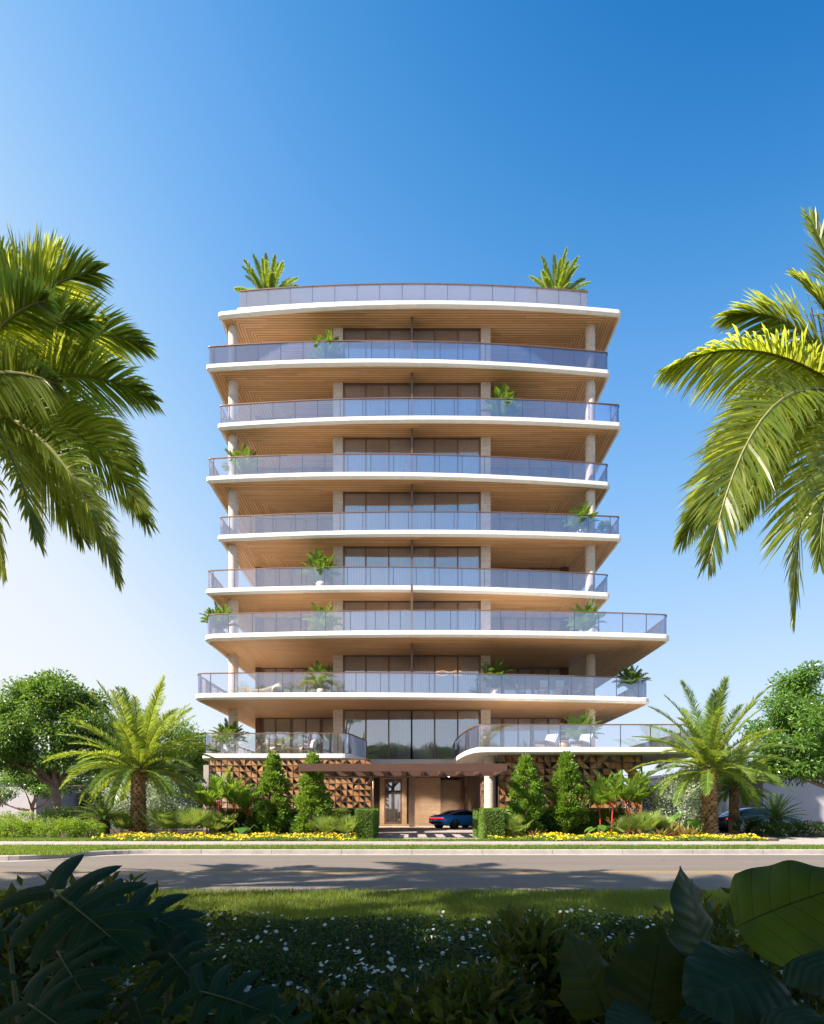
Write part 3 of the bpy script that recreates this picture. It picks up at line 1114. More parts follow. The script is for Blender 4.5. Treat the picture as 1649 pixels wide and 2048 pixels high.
def arc_pts(base, az, el, L, bend, n=9, power=1.25):
    """a leaf stalk that leaves at elevation el and bends down by bend (radians) along its length"""
    t = np.linspace(0, 1, n)
    e = el - bend * t ** power
    h = np.array([math.cos(az), math.sin(az), 0])
    st = np.stack([np.cos(e)[:, None] * h + np.sin(e)[:, None] * np.array([0, 0, 1.0])], 0)[0] * (L / (n - 1))
    return np.asarray(base) + np.concatenate([[[0, 0, 0]], np.cumsum(st[:-1], 0)])


M['palm'] = mat_leaf('palm_leaf', [(0.080, 0.152, 0.026), (0.123, 0.217, 0.038), (0.181, 0.275, 0.051)], (.46, .56, .05), .46, .38, .5)
M['palm_big'] = mat_leaf('tall_palm_leaf', [(0.075, 0.128, 0.021), (0.128, 0.195, 0.033), (0.225, 0.270, 0.068)], (.64, .70, .07), .54, .35, .5)
M['stalk'] = plain('palm_stalk', (.20, .21, .06), .5)
M['palm_young'] = mat_leaf('young_palm_leaf', [(0.088, 0.188, 0.025), (0.125, 0.250, 0.037), (0.175, 0.300, 0.050)], (.36, .55, .05), .42, .4, .45)
M['cycad'] = mat_leaf('cycad_leaf', [(0.042, 0.105, 0.021), (0.070, 0.147, 0.028)], (.25, .36, .03), .35, .35, .5)
M['tree_leaf'] = mat_leaf('tree_leaf', [(0.056, 0.136, 0.026), (0.096, 0.200, 0.040), (0.152, 0.264, 0.056)], (.26, .42, .04), .36, .38, .5)
M['tree_leaf_light'] = mat_leaf('light_tree_leaf', [(0.068, 0.162, 0.027), (0.108, 0.230, 0.041), (0.176, 0.297, 0.061)], (.30, .5, .05), .36, .3, .6)
M['silver'] = mat_leaf('silver_leaf', [(0.362, 0.452, 0.326), (0.507, 0.599, 0.452), (0.652, 0.742, 0.599)], (.30, .36, .20), .25, .5, .3)
M['cone'] = mat_leaf('cone_shrub_leaf', [(0.092, 0.193, 0.028), (0.156, 0.285, 0.040), (0.230, 0.368, 0.055)], (.32, .46, .04), .36, .35, .5)
M['hedge'] = mat_leaf('hedge_leaf', [(0.097, 0.194, 0.032), (0.145, 0.267, 0.048), (0.201, 0.331, 0.065)], (.30, .42, .05), .30, .4, .4)
M['lime'] = mat_leaf('lime_shrub_leaf', [(0.149, 0.253, 0.029), (0.207, 0.333, 0.034), (0.287, 0.414, 0.052)], (.42, .58, .05), .38, .4, .4)
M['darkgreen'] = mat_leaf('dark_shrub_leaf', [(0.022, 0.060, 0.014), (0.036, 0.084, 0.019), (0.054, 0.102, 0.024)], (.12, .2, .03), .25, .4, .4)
M['fan'] = mat_leaf('fan_palm_leaf', [(.15, .23, .05), (.21, .30, .075), (.28, .36, .11)], (.40, .50, .08), .38, .4, .4)
M['bark'] = plain('bark', (.20, .15, .11), .9, noise=.35, scale=9, bump=.6)
M['bark_pale'] = plain('pale_bark', (.36, .27, .19), .9, noise=.3, scale=7, bump=.5)
M['palm_bark'] = mat_leaf('palm_trunk_scales', [(0.213, 0.119, 0.069), (0.312, 0.188, 0.112), (0.425, 0.275, 0.175)], (.2, .1, .05), .02, .85, .2)
M['palm_bark_dark'] = plain('palm_trunk_core', (.07, .045, .03), .95, noise=.3, scale=12)
M['red_stem'] = plain('red_palm_stem', (.52, .045, .022), .4, noise=.25, scale=5)
M['grass'] = mat_leaf('grass_blade', [(.08, .15, .02), (.12, .20, .028), (.17, .25, .04)], (.38, .5, .05), .38, .5, .3)
M['yellow'] = mat_leaf('yellow_petal', [(.85, .55, .01), (.90, .66, .015), (.92, .72, .03)], (.8, .55, .02), .25, .5, .3)
M['white'] = mat_leaf('white_petal', [(.75, .74, .74), (.84, .83, .84)], (.7, .7, .7), .25, .5, .3)
M['monstera'] = None


# ------------------------------------------------------------------ thick palms with scaly trunks beside the building
def scaly_trunk(mb, h, r0, r1, rows, per):
    mb.tube([(0, 0, -.1), (0, 0, h * .5), (0, 0, h)], [r0 * .86, r1 * .86, r1 * .9], 14, 1)
    for j in range(rows):
        f = j / rows
        z = f * h
        rr_ = r0 + (r1 - r0) * min(1, f * 1.4)
        for i in range(per):
            a = 2 * math.pi * (i + .5 * (j % 2) + random.uniform(-.12, .12)) / per
            c, s_ = math.cos(a), math.sin(a)
            w = math.pi * rr_ / per * 1.05
            hh = h / rows * random.uniform(1.25, 1.65)
            out = random.uniform(1.02, 1.22)
            def pt(rad, tw, zz): return (rad * c - tw * s_, rad * s_ + tw * c, zz)
            V = [pt(rr_ * .86, -w, z), pt(rr_ * .86, w, z), pt(rr_ * out, w * .75, z + hh * .62), pt(rr_ * out, -w * .75, z + hh * .62),
                 pt(rr_ * .97, 0, z + hh), pt(rr_ * .84, w * .5, z + hh * .8), pt(rr_ * .84, -w * .5, z + hh * .8)]
            mb.add(V, [(0, 1, 2, 3), (3, 2, 4), (2, 5, 4), (4, 6, 3), (1, 5, 2), (0, 3, 6)], 0)


def scaly_palm(name, label, loc, trunk_h, r, L, nf, seed, rz=0, scale=1.0, group=None, leafm='palm'):
    global rng
    rng = np.random.default_rng(seed); random.seed(seed)
    t = thing(name, label, 'palm tree', loc, rz, group, scale)
    mb = MB()
    scaly_trunk(mb, trunk_h, r, r * .86, int(trunk_h / .165), 9)
    mb.build('trunk', [M['palm_bark'], M['palm_bark_dark']], t)
    mb = MB()
    for i in range(nf):
        f = (i + .5) / nf
        az = i * 2.39996 + random.uniform(-.25, .25)
        el = math.radians(84 - 92 * f ** .95 + random.uniform(-6, 6))
        bend = math.radians(20 + 52 * min(1, f * 1.2) + random.uniform(-6, 10))
        Lf = L * random.uniform(.88, 1.06) * (1.14 - .34 * f)
        b = (math.cos(az) * r * .5, math.sin(az) * r * .5, trunk_h + .1 - .35 * f)
        frond(mb, arc_pts(b, az, el, Lf, bend, 10), L * .135, .042, 105, 2, .30, random.uniform(-.3, .3), .22, 64, 30, .07, .028, prof=lambda t: np.clip(.45 + 1.6 * t, 0, 1) * np.clip(1.55 - 1.15 * t ** 3, .4, 1))
    mb.build('crown', [M[leafm], M['stalk']], t)
    return t


bigL = scaly_palm('date_palm', 'broad date palm with scaly trunk rising from yellow flowers left of the tower', (PX(277, 27.4), 27.4, .13), 3.4, .36, 3.85, 58, 21)
bigR = scaly_palm('date_palm', 'date palm with scaly trunk standing between pink rosettes and the grey car', (PX(1420, 26.2), 26.2, .13), 3.35, .34, 3.6, 48, 34)
copy_thing(bigR, 'date_palm', 'shorter date palm behind the right date palm, in front of the grey car', (PX(1469, 30.5), 30.5, .13), 2.1, .78)

# roof palms
rp0 = scaly_palm('roof_palm', 'feathery palm at the left corner of the roof terrace', (PX(538, 37.2), 37.2, ZS['R'] + SLAB_T + .27), 2.35, .22, 2.35, 56, 51)
copy_thing(rp0, 'roof_palm', 'feathery palm at the right corner of the roof terrace', (PX(1112, 37.2), 37.2, ZS['R'] + SLAB_T + .27), 1.9, 1.0)


# ------------------------------------------------------------------ cycads
def cycad(name, label, loc, seed, L=1.6, trunk=.75, r=.26, nf=40):
    global rng
    rng = np.random.default_rng(seed); random.seed(seed)
    t = thing(name, label, 'cycad', loc)
    mb = MB(); scaly_trunk(mb, trunk, r, r * 1.05, max(4, int(trunk / .1)), 11)
    mb.build('trunk', [M['palm_bark_dark'], M['palm_bark_dark']], t)
    mb = MB()
    for i in range(nf):
        f = (i + .5) / nf
        az = i * 2.39996 + random.uniform(-.2, .2)
        el = math.radians(80 - 78 * f)
        frond(mb, arc_pts((0, 0, trunk), az, el, L * random.uniform(.9, 1.08), math.radians(22 + 30 * f), 8), L * .13, .035, 42, 1, .5, 0, .1, 70, 45, .1, .016)
    mb.build('crown', [M['cycad'], M['stalk']], t)
    return t


cy1 = cycad('cycad', 'dark green cycad on a stubby trunk left of the broad date palm', (PX(207, 26.8), 26.8, .13), 61, 1.55, .85)
copy_thing(cy1, 'cycad', 'cycad in front of the hood of the grey parked car', (PX(1553, 28.2), 28.2, .13), 1.0, .95)
copy_thing(cy1, 'cycad', 'small dark cycad between the silver shrub and the right date palm', (PX(1401, 31.0), 31.0, .13), 2.0, .8)


# ------------------------------------------------------------------ broadleaf trees
def broad_tree(name, label, loc, H, crown, nclump, nleaf, seed, trunk_h, trunk_r, leafm, bark='bark', leaf=.2, clump_r=1.0, lean=(0, 0), group=None):
    """crown: list of (centre xyz, radii xyz) lobes in local coordinates"""
    global rng
    rng = np.random.default_rng(seed); random.seed(seed)
    t = thing(name, label, 'tree', loc, 0, group)
    fork = np.array([lean[0] * .4, lean[1] * .4, trunk_h])
    wood = MB()
    wood.tube([(0, 0, -.1), (lean[0] * .1, lean[1] * .1, trunk_h * .4), fork], [trunk_r * 1.35, trunk_r, trunk_r * .9], 10)
    vols = np.array([r[0] * r[1] * r[2] for c, r in crown]) ** .7
    cl = []
    for i in range(nclump):
        c, r = crown[rng.choice(len(crown), p=vols / vols.sum())]
        d = rand_unit(1, .15)[0]
        rad = rng.uniform(.35, 1.0) ** .5
        cl.append(np.array(c) + d * np.array(r) * rad)
    cl = np.array(cl)
    # limbs: a handful of main limbs, clumps hang on the nearest one
    km = min(len(crown) * 2 + 2, nclump)
    mains = cl[rng.choice(nclump, km, replace=False)] * .75 + fork * .25
    curves = []
    for m_ in mains:
        mid = (fork + m_) / 2 + rng.normal(0, .35, 3) + np.array([0, 0, -.25])
        c = bez(fork, mid, m_, 9)
        curves.append(c)
        wood.tube(c, np.linspace(trunk_r * .55, trunk_r * .14, 9), 7)
    for c in cl:
        best = min(range(km), key=lambda k: np.min(np.linalg.norm(curves[k] - c, axis=1)))
        j = np.argmin(np.linalg.norm(curves[best] - c, axis=1))
        p0 = curves[best][max(1, j - 1)]
        mid = (p0 + c) / 2 + rng.normal(0, .2, 3)
        wood.tube(bez(p0, mid, c, 6), np.linspace(trunk_r * .16, trunk_r * .04, 6), 5)
    wood.build('trunk', M[bark], t, smooth=True)
    lf = MB()
    per = nleaf // nclump
    for c in cl:
        n = int(per * rng.uniform(.6, 1.4))
        d = rand_unit(n)
        rad = rng.uniform(0, 1, n) ** .55
        p = c + d * rad[:, None] * clump_r * np.array([1, 1, .72]) * rng.uniform(.8, 1.2)
        ax = unit(d + rand_unit(n) * .8 + np.array([0, 0, -.15]))
        nr = unit(rand_unit(n) * .7 + np.array([0, 0, .8]) + d * .4)
        leaves(lf, p, ax, nr, leaf * rng.uniform(.7, 1.25, n), leaf * .48 * rng.uniform(.8, 1.2, n))
    lf.build('crown', M[leafm], t)
    return t


Yt = 38.0
tx = PX(112, Yt)
broad_tree('broadleaf_tree', 'large dark green broadleaf tree at far left with a forked trunk', (tx, Yt, .13), 11,
           [((-.6, 0, 7.6), (3.3, 3.2, 2.6)), ((-3.6, .5, 6.3), (2.4, 2.4, 2.0)), ((2.0, -.4, 7.6), (2.0, 2.2, 1.8)), ((-.2, 0, 9.2), (1.7, 1.8, 1.0)), ((1.0, -1.2, 5.2), (1.4, 1.4, 1.2)), ((2.6, .6, 5.6), (1.6, 1.6, 1.3)), ((-2.2, -1.0, 4.6), (1.8, 1.5, 1.0))],
           82, 42000, 71, 2.9, .30, 'tree_leaf', leaf=.25, clump_r=1.12)
Yt = 46.0
broad_tree('broadleaf_tree', 'rounded green tree behind the left date palm, next to the tower', (PX(318, Yt), Yt, .13), 10,
           [((0, 0, 6.6), (3.4, 3, 2.9)), ((2.2, 0, 5.6), (2.0, 2.2, 2.0)), ((-2.6, 0, 5.4), (2.4, 2.4, 2.0)), ((.3, 0, 3.6), (3.2, 2.4, 1.6))],
           100, 32000, 72, 2.4, .24, 'tree_leaf', leaf=.26, clump_r=1.1)
Yt = 44.0
broad_tree('small_tree', 'small pale-barked tree under the large tree at far left', (PX(64, Yt), Yt, .13), 5,
           [((-.9, 0, 3.3), (2.0, 1.6, .9)), ((1.2, 0, 3.4), (1.5, 1.5, .9)), ((-2.8, 0, 2.4), (1.2, 1.2, .7))],
           34, 7000, 73, 1.3, .17, 'tree_leaf_light', 'bark_pale', leaf=.2, clump_r=.7)
Yt = 34.0
broad_tree('broadleaf_tree', 'bright green spreading tree at right edge with pale branches showing', (PX(1668, Yt), Yt, .13), 11,
           [((-1.0, 0, 8.2), (2.3, 2.4, 2.2)), ((-3.6, -.3, 6.1), (2.1, 2.2, 1.7)), ((-2.0, -.6, 4.2), (2.3, 2.0, 1.1)), ((1.8, 0, 7.2), (2.6, 2.4, 2.4)), ((.9, 0, 4.6), (2.0, 2.0, 1.5))],
           84, 38000, 74, 2.6, .27, 'tree_leaf_light', 'bark_pale', leaf=.24, clump_r=1.0)
Yt = 60.0
broad_tree('broadleaf_tree', 'dark tree mass far left behind the other trees', (PX(20, Yt), Yt, .13), 8,
           [((0, 0, 5.6), (4, 3, 2.2)), ((5, 0, 5.0), (4, 3, 2.0)), ((-5, 0, 5.0), (4, 3, 2.2)), ((9.5, 0, 3.8), (3.2, 3, 2.0))],
           90, 9000, 75, 2.0, .26, 'darkgreen', leaf=.34, clump_r=1.4)


# ------------------------------------------------------------------ rounded, conical and clipped shrubs
def shrub(name, label, cat, loc, shape, n, leafm, leaf, seed, stem=None, group=None, up=.3, bark='bark', wid=.5):
    """shape(d) -> radius vector point for random directions, leaves in the outer part; loc is the base"""
    global rng
    rng = np.random.default_rng(seed); random.seed(seed)
    t = thing(name, label, cat, loc, 0, group)
    lf = MB()
    p, out = shape(n)
    ax = unit(out + rand_unit(n) * .75 + np.array([0, 0, up]))
    nr = unit(rand_unit(n) * .8 + np.array([0, 0, .6]) + out * .5)
    leaves(lf, p, ax, nr, leaf * rng.uniform(.7, 1.3, n), leaf * wid * rng.uniform(.8, 1.2, n))
    lf.build('foliage', M[leafm], t)
    sm = MB()
    for i in range(stem or 4):
        a = rng.uniform(0, 6.28); r = rng.uniform(.02, .12)
        h = rng.uniform(.5, .8)
        top = p[rng.integers(len(p))] * np.array([.7, .7, 1]) ; top[2] = max(top[2], .5) * h + .1
        sm.tube(bez((r * math.cos(a), r * math.sin(a), -.05), (top[0] * .4, top[1] * .4, top[2] * .5), top, 6), np.linspace(.035, .012, 6), 6)
    sm.build('stem', M[bark], t)
    return t


def clumpy_ellipsoid(rx, ry, rz, zc, nc, cr):
    def f(n):
        d = rand_unit(nc, .1)
        c = d * np.array([rx, ry, rz]) * (rng.uniform(.55, 1, nc) ** .4)[:, None] + np.array([0, 0, zc])
        i = rng.integers(0, nc, n)
        e = rand_unit(n)
        p = c[i] + e * (rng.uniform(0, 1, n) ** .6)[:, None] * cr
        p[:, 2] = np.abs(p[:, 2])
        o = unit((p - np.array([0, 0, zc])) / np.array([rx, ry, rz]))
        return p, o
    return f


def cone_shape(h, r):
    def f(n):
        nc = 150
        zt = rng.uniform(.04, 1, nc) ** 1.1
        prof = np.where(zt < .3, .72 + .28 * (zt / .3), np.clip(1 - ((zt - .3) / .72) ** 1.7, .06, 1)) * r
        a = rng.uniform(0, 2 * np.pi, nc)
        rad = prof * rng.uniform(.45, 1.05, nc)
        c = np.stack([np.cos(a) * rad, np.sin(a) * rad, zt * h], 1)
        i = rng.integers(0, nc, n)
        p = c[i] + rand_unit(n) * (rng.uniform(0, 1, n) ** .6)[:, None] * .24
        p[:, 2] = np.abs(p[:, 2])
        o = unit(np.stack([p[:, 0], p[:, 1], np.full(n, .25 * r)], 1))
        return p, o
    return f


def box_shape(x0, x1, y0, y1, h):
    def f(n):
        A = [('y', y0), ('y', y1), ('x', x0), ('x', x1), ('z', h)]
        areas = np.array([(x1 - x0) * h, (x1 - x0) * h, (y1 - y0) * h, (y1 - y0) * h, (x1 - x0) * (y1 - y0)])
        i = rng.choice(5, n, p=areas / areas.sum())
        p = np.stack([rng.uniform(x0, x1, n), rng.uniform(y0, y1, n), rng.uniform(0, h, n)], 1)
        o = np.zeros((n, 3))
        dep = np.abs(rng.normal(0, .035, n))
        for k, (ax_, v) in enumerate(A):
            m = i == k
            j = 'xyz'.index(ax_)
            sg = 1 if v == (x1, y1, h)[j] else -1
            p[m, j] = v - sg * dep[m]
            o[m, j] = sg
        return p, o
    return f


cones = [(547, 27.6, 3.95, .84, 'slender cone shaped shrub before the left screen, second from the driveway on that side'),
         (626, 26.9, 3.85, .86, 'cone shaped shrub left of the driveway, its tip before the pergola beam'),
         (1053, 26.9, 3.85, .86, 'cone shaped shrub just right of the entrance column and hedge'),
         (1134, 27.3, 3.95, .86, 'cone shaped shrub before the right screen, next to the red-stemmed palms')]
for i, (px, Y, h, r, lab) in enumerate(cones):
    shrub('cone_shrub', lab, 'shrub', (PX(px, Y), Y, .13), cone_shape(h, r), 9500, 'cone', .155, 81 + i, 5, 'cone shaped shrubs before the screens', .35, 'bark_pale', .55)
silv = [(262, 33.5, 1.7, 1.5, 1.7, 1.75, 'bluish silver shrub half hidden behind the left date palm trunk'),
        (347, 30.5, 1.42, 1.3, 1.55, 1.75, 'round silver leaved shrub between the left date palm and the screen'),
        (1358, 27.3, 1.30, 1.1, 1.40, 1.72, 'round silver leaved shrub left of the right date palm trunk')]
for i, (px, Y, rx, ry, rz, zc, lab) in enumerate(silv):
    shrub('silver_shrub', lab, 'shrub', (PX(px, Y), Y, .13), clumpy_ellipsoid(rx * .85, ry * .85, rz * .85, zc, 70, .42), 6800, 'silver', .12, 91 + i, 6, 'silver leaved shrubs', .2, 'bark_pale', .42)


def hedge(name, label, boxes, seed, dens=1500):
    global rng
    rng = np.random.default_rng(seed)
    x0, y0 = boxes[0][0], boxes[0][2]
    t = thing(name, label, 'hedge', (x0, y0, .13))
    lf = MB(); core = MB()
    for (a, b, c, d, h) in boxes:
        area = 2 * (b - a) * h + 2 * (d - c) * h + (b - a) * (d - c)
        n = int(area * dens)
        p, o = box_shape(a, b, c, d, h)(n)
        ax = unit(o + rand_unit(n) * .9 + np.array([0, 0, .2])); nr = unit(rand_unit(n) + o * .7 + np.array([0, 0, .3]))
        leaves(lf, p, ax, nr, .062 * rng.uniform(.7, 1.3, n), .036)
        core.box(a + .1, b - .1, c + .1, d - .1, .02, h - .1)
    lf.build('foliage', M['hedge'], t, off=(x0, y0, 0))
    core.build('branches', M['palm_bark_dark'], t, off=(x0, y0, 0))
    return t


hedge('clipped_hedge', 'square clipped hedge left of the driveway, running back along the left screen',
      [(PX(720, 26), PX(751, 26), 24.0, 28.3, 1.33), (-9.5, PX(720, 26) - .02, 28.55, 29.4, 1.33)], 101)
hedge('clipped_hedge', 'square clipped hedge right of the driveway beside the blue car',
      [(PX(949, 27.5), PX(994, 26), 23.95, 27.9, 1.36), (PX(994, 26) + .02, 9.8, 27.9, 28.7, 1.36)], 102)


def low_mounds(name, labels, spots, leafm, leaf, n, seed, cat='shrub', group=None, rz=.5):
    for i, ((px, Y, r, h), lab) in enumerate(zip(spots, labels)):
        shrub(name, lab, cat, (PX(px, Y), Y, .13), clumpy_ellipsoid(r * .8, r * .8, h * .42, h * .5, 36, r * .33), n, leafm, leaf, seed + i, 3, group, .6)


low_mounds('lime_shrub', ['bright lime shrub at the far left frame edge behind the front row', 'taller lime shrub behind the front row at far left', 'low lime shrub at the left frame edge, first of the front row',
                          'low lime shrub second from the left in the front row', 'low lime shrub third from the left in the front row', 'low lime shrub fourth from the left in the front row', 'lime shrub in the front row nearest the cycad', 'lime shrub in front of the cycad trunk, at the end of the row'],
           [(8, 27.5, .85, 1.25), (52, 27.8, .8, 1.2), (-4, 25.3, .7, .85), (30, 25.0, .62, .85), (68, 25.2, .66, .8), (105, 24.9, .74, .95), (140, 25.1, .7, .9), (180, 25.4, .66, .8)], 'lime', .085, 1700, 111, group='lime green shrubs at the left')
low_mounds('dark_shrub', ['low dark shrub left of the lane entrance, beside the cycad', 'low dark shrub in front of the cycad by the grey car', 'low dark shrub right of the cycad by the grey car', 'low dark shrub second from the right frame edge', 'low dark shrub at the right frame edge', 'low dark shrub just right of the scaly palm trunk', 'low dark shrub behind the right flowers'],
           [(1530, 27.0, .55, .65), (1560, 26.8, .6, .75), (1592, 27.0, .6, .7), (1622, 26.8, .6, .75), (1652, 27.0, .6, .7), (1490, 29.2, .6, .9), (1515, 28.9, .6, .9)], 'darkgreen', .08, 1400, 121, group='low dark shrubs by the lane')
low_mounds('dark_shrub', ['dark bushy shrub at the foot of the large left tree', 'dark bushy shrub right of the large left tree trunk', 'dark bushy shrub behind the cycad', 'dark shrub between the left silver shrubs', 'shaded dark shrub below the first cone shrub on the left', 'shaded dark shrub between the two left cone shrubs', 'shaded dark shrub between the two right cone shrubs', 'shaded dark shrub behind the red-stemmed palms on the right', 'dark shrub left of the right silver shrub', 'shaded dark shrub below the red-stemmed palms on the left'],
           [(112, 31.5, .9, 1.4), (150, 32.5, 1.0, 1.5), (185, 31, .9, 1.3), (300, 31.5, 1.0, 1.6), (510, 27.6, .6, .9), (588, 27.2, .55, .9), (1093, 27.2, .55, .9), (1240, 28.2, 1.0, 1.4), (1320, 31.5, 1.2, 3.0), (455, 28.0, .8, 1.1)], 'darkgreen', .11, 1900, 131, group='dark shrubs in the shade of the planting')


# ------------------------------------------------------------------ fan palms, red-stemmed palms, rosettes, big-leaved plants
def fan_leaf(mb, base, az, el, L, R_, nb, spread=2.6, w=.052):
    d = np.array([math.cos(az) * math.cos(el), math.sin(az) * math.cos(el), math.sin(el)])
    tip = np.asarray(base) + d * L
    mb.tube(bez(base, (np.asarray(base) + tip) / 2 + np.array([0, 0, .03]), tip, 4), [.012, .01, .009, .007], 4, 1)
    s = unit(np.cross(d, [0, 0, 1.0])); u = np.cross(s, d)
    for i in range(nb):
        a = (i / (nb - 1) - .5) * spread + random.uniform(-.04, .04)
        q = unit(d * math.cos(a) + s * math.sin(a) + u * (.18 * abs(a)))
        LL = R_ * (1 - .18 * abs(a) / (spread / 2)) * random.uniform(.9, 1.08)
        wv = unit(np.cross(q, u)) * w * .5
        m1 = tip + q * LL * .5
        e = tip + q * LL + np.array([0, 0, -.06 * LL])
        mb.add([tip + wv * .3, tip - wv * .3, m1 - wv, m1 + wv, e], [(0, 1, 2, 3), (3, 2, 4)], 0)


def fan_palm(name, label, loc, seed, nl=18, L=.75, R_=.66, scale=1.0, group=None):
    random.seed(seed)
    t = thing(name, label, 'palm shrub', loc, 0, group, scale)
    mb = MB()
    for i in range(nl):
        f = (i + .5) / nl
        az = i * 2.39996 + random.uniform(-.3, .3)
        fan_leaf(mb, (random.uniform(-.15, .15), random.uniform(-.15, .15), 0), az, math.radians(86 - 50 * f + random.uniform(-6, 6)), L * random.uniform(.6, 1.15), R_ * random.uniform(.85, 1.1), 17)
    mb.build('fronds', [M['fan'], M['stalk']], t)
    return t


fp = fan_palm('fan_palm', 'pale fan palm shrub by the left hedge, nearest the driveway', (PX(697, 24.4), 24.4, .13), 141)
G = 'fan palm shrubs in the flower beds'
fp['group'] = G
for px, Y, sc_, lab in ((652, 24.6, .95, 'pale fan palm shrub at the foot of the left cone shrub nearest the driveway'), (1025, 24.5, 1.0, 'pale fan palm shrub in front of the right hedge'),
                        (385, 26.0, 1.25, 'fan palm shrub right of the left date palm trunk, below the silver shrub'), (330, 26.6, 1.25, 'fan palm shrub just right of the left date palm trunk'),
                        (430, 26.3, 1.15, 'fan palm shrub left of the red-stemmed palms on the left'), (245, 27.2, 1.1, 'fan palm shrub between the cycad and the left date palm trunk'),
                        (1290, 25.3, 1.15, 'tall fan palm shrub beside the pink rosettes'), (1253, 25.6, .9, 'fan palm shrub right of the tallest red-stemmed palm'), (1325, 26.0, .9, 'fan palm shrub behind the pink rosettes')):
    copy_thing(fp, 'fan_palm', lab, (PX(px, Y), Y, .13), px * .37, sc_, G)


def red_palm(label, loc, seed, h, nf=7, L=1.5, rz=0.0, group='red-stemmed palms'):
    global rng
    rng = np.random.default_rng(seed); random.seed(seed)
    t = thing('red_stemmed_palm', label, 'palm', loc, rz, group)
    mb = MB()
    mb.tube(bez((0, 0, -.05), (random.uniform(-.08, .08), 0, h * .5), (random.uniform(-.12, .12), 0, h), 7), np.linspace(.045, .03, 7), 8)
    st = mb.build('stem', M['red_stem'], t, smooth=True)
    mb = MB()
    for i in range(nf):
        f = (i + .5) / nf
        az = i * 2.39996 + random.uniform(-.3, .3)
        frond(mb, arc_pts((0, 0, h - .1), az, math.radians(84 - 40 * f), L * random.uniform(.8, 1.1), math.radians(22 + 38 * f), 8), .55, .062, 28, 2, .35, random.uniform(-.3, .3), .10, 62, 28, .22, .016, mr=1)
    mb.build('fronds', [M['palm_young'], M['red_stem']], t)
    return t


red = [(1223, 26.4, 1.55, 'tallest red-stemmed palm on the right, its stem bright in the sun'), (1200, 27.4, 1.35, 'dark red-stemmed palm left of the tallest one on the right'), (1257, 27.0, 1.55, 'red-stemmed palm right of the tallest one, before the right screen'),
       (1275, 27.6, 1.5, 'rightmost red-stemmed palm of the right clump'), (437, 26.5, 1.6, 'red-stemmed palm with a bright stem in the left clump'), (468, 27.2, 1.5, 'red-stemmed palm in the left clump nearest the cone shrub'), (414, 27.5, 1.3, 'red-stemmed palm in the left clump nearest the silver shrub'), (492, 27.7, 1.2, 'short red-stemmed palm at the right end of the left clump')]
for i, (px, Y, h, lab) in enumerate(red):
    red_palm(lab, (PX(px, Y), Y, .13), 151 + i, h, 8, 1.75)

M['rosette'] = mat_leaf('rosette_leaf', [(.36, .05, .05), (.34, .20, .08), (.20, .26, .06), (.30, .30, .10), (.42, .14, .11)], (.5, .3, .08), .3, .4, .4)
M['bigleaf'] = mat_leaf('big_green_leaf', [(.06, .16, .025), (.09, .21, .03)], (.25, .5, .05), .35, .35, .5)


def rosette(label, loc, seed, s=1.0):
    global rng
    rng = np.random.default_rng(seed)
    t = thing('bromeliad', label, 'bromeliad', loc, 0, 'pink and green bromeliads', s)
    mb = MB(); n = 19
    f = np.linspace(0, 1, n)
    az = np.arange(n) * 2.39996
    el = np.radians(82 - 62 * f)
    d = np.stack([np.cos(az) * np.cos(el), np.sin(az) * np.cos(el), np.sin(el)], 1)
    leaves(mb, np.zeros((n, 3)) + d * .03, d, np.tile([0, 0, 1.0], (n, 1)) + rng.normal(0, .1, (n, 3)), .60 * rng.uniform(.8, 1.1, n), .17, .25, .12)
    mb.build('foliage', M['rosette'], t)
    return t


for i, (px, Y, s_) in enumerate(((1322, 24.8, 1.0), (1341, 25.3, 1.25), (1360, 25.6, 1.35), (1374, 24.7, 1.1), (1392, 25.0, 1.0), (1070, 25.6, .8), (1083, 26.2, .9))):
    rosette(['pink and green bromeliad, leftmost of the group before the right date palm', 'bromeliad with upright pink leaves, second in the group before the right date palm', 'tallest bromeliad of the group, behind its neighbours before the right date palm', 'bromeliad with spread leaves in the middle of the group before the right date palm', 'bromeliad closest to the right date palm trunk', 'small red bromeliad at the foot of the cone shrub by the entrance', 'red bromeliad between the two right cone shrubs'][i], (PX(px, Y), Y, .13), 171 + i, s_)


# generic large blade: outline in leaf coordinates, bent along its length and folded along the midrib
def blade(mb, outline, base, d, up, L, bend=.3, fold=.2, wave=0.0, mi=0, thick=0.0, grid=10, uvstore=None):
    """outline(t) -> (left half width, right half width) for t in 0..1 along the midrib"""
    d = unit(np.asarray(d, float)); up = np.asarray(up, float)
    s = unit(np.cross(d, up)); n = np.cross(s, d)
    T = np.linspace(0, 1, grid * 2 + 1); Q = np.linspace(-1, 1, grid + 1 if grid % 2 == 0 else grid)
    V = []; UV = []
    for t in T:
        wl, wr_ = outline(t)
        a = bend * t
        c = np.asarray(base) + L * (d * (math.sin(a) / max(bend, 1e-6)) - n * ((1 - math.cos(a)) / max(bend, 1e-6)))
        nn = n * math.cos(a) + d * math.sin(a)
        for q in Q:
            w = (wl if q < 0 else wr_) * L
            V.append(c + s * (q * w) + nn * (abs(q) * w * fold + wave * L * math.sin(t * 17 + q * 2) * abs(q) ** 2 - .25 * w * q * q))
            UV.append((t, q, 0))
    k = len(Q); F = []
    for i in range(len(T) - 1):
        for j in range(k - 1):
            F.append((i * k + j, i * k + j + 1, (i + 1) * k + j + 1, (i + 1) * k + j))
    mb.add(V, F, mi)
    if uvstore is not None: uvstore.extend(UV)


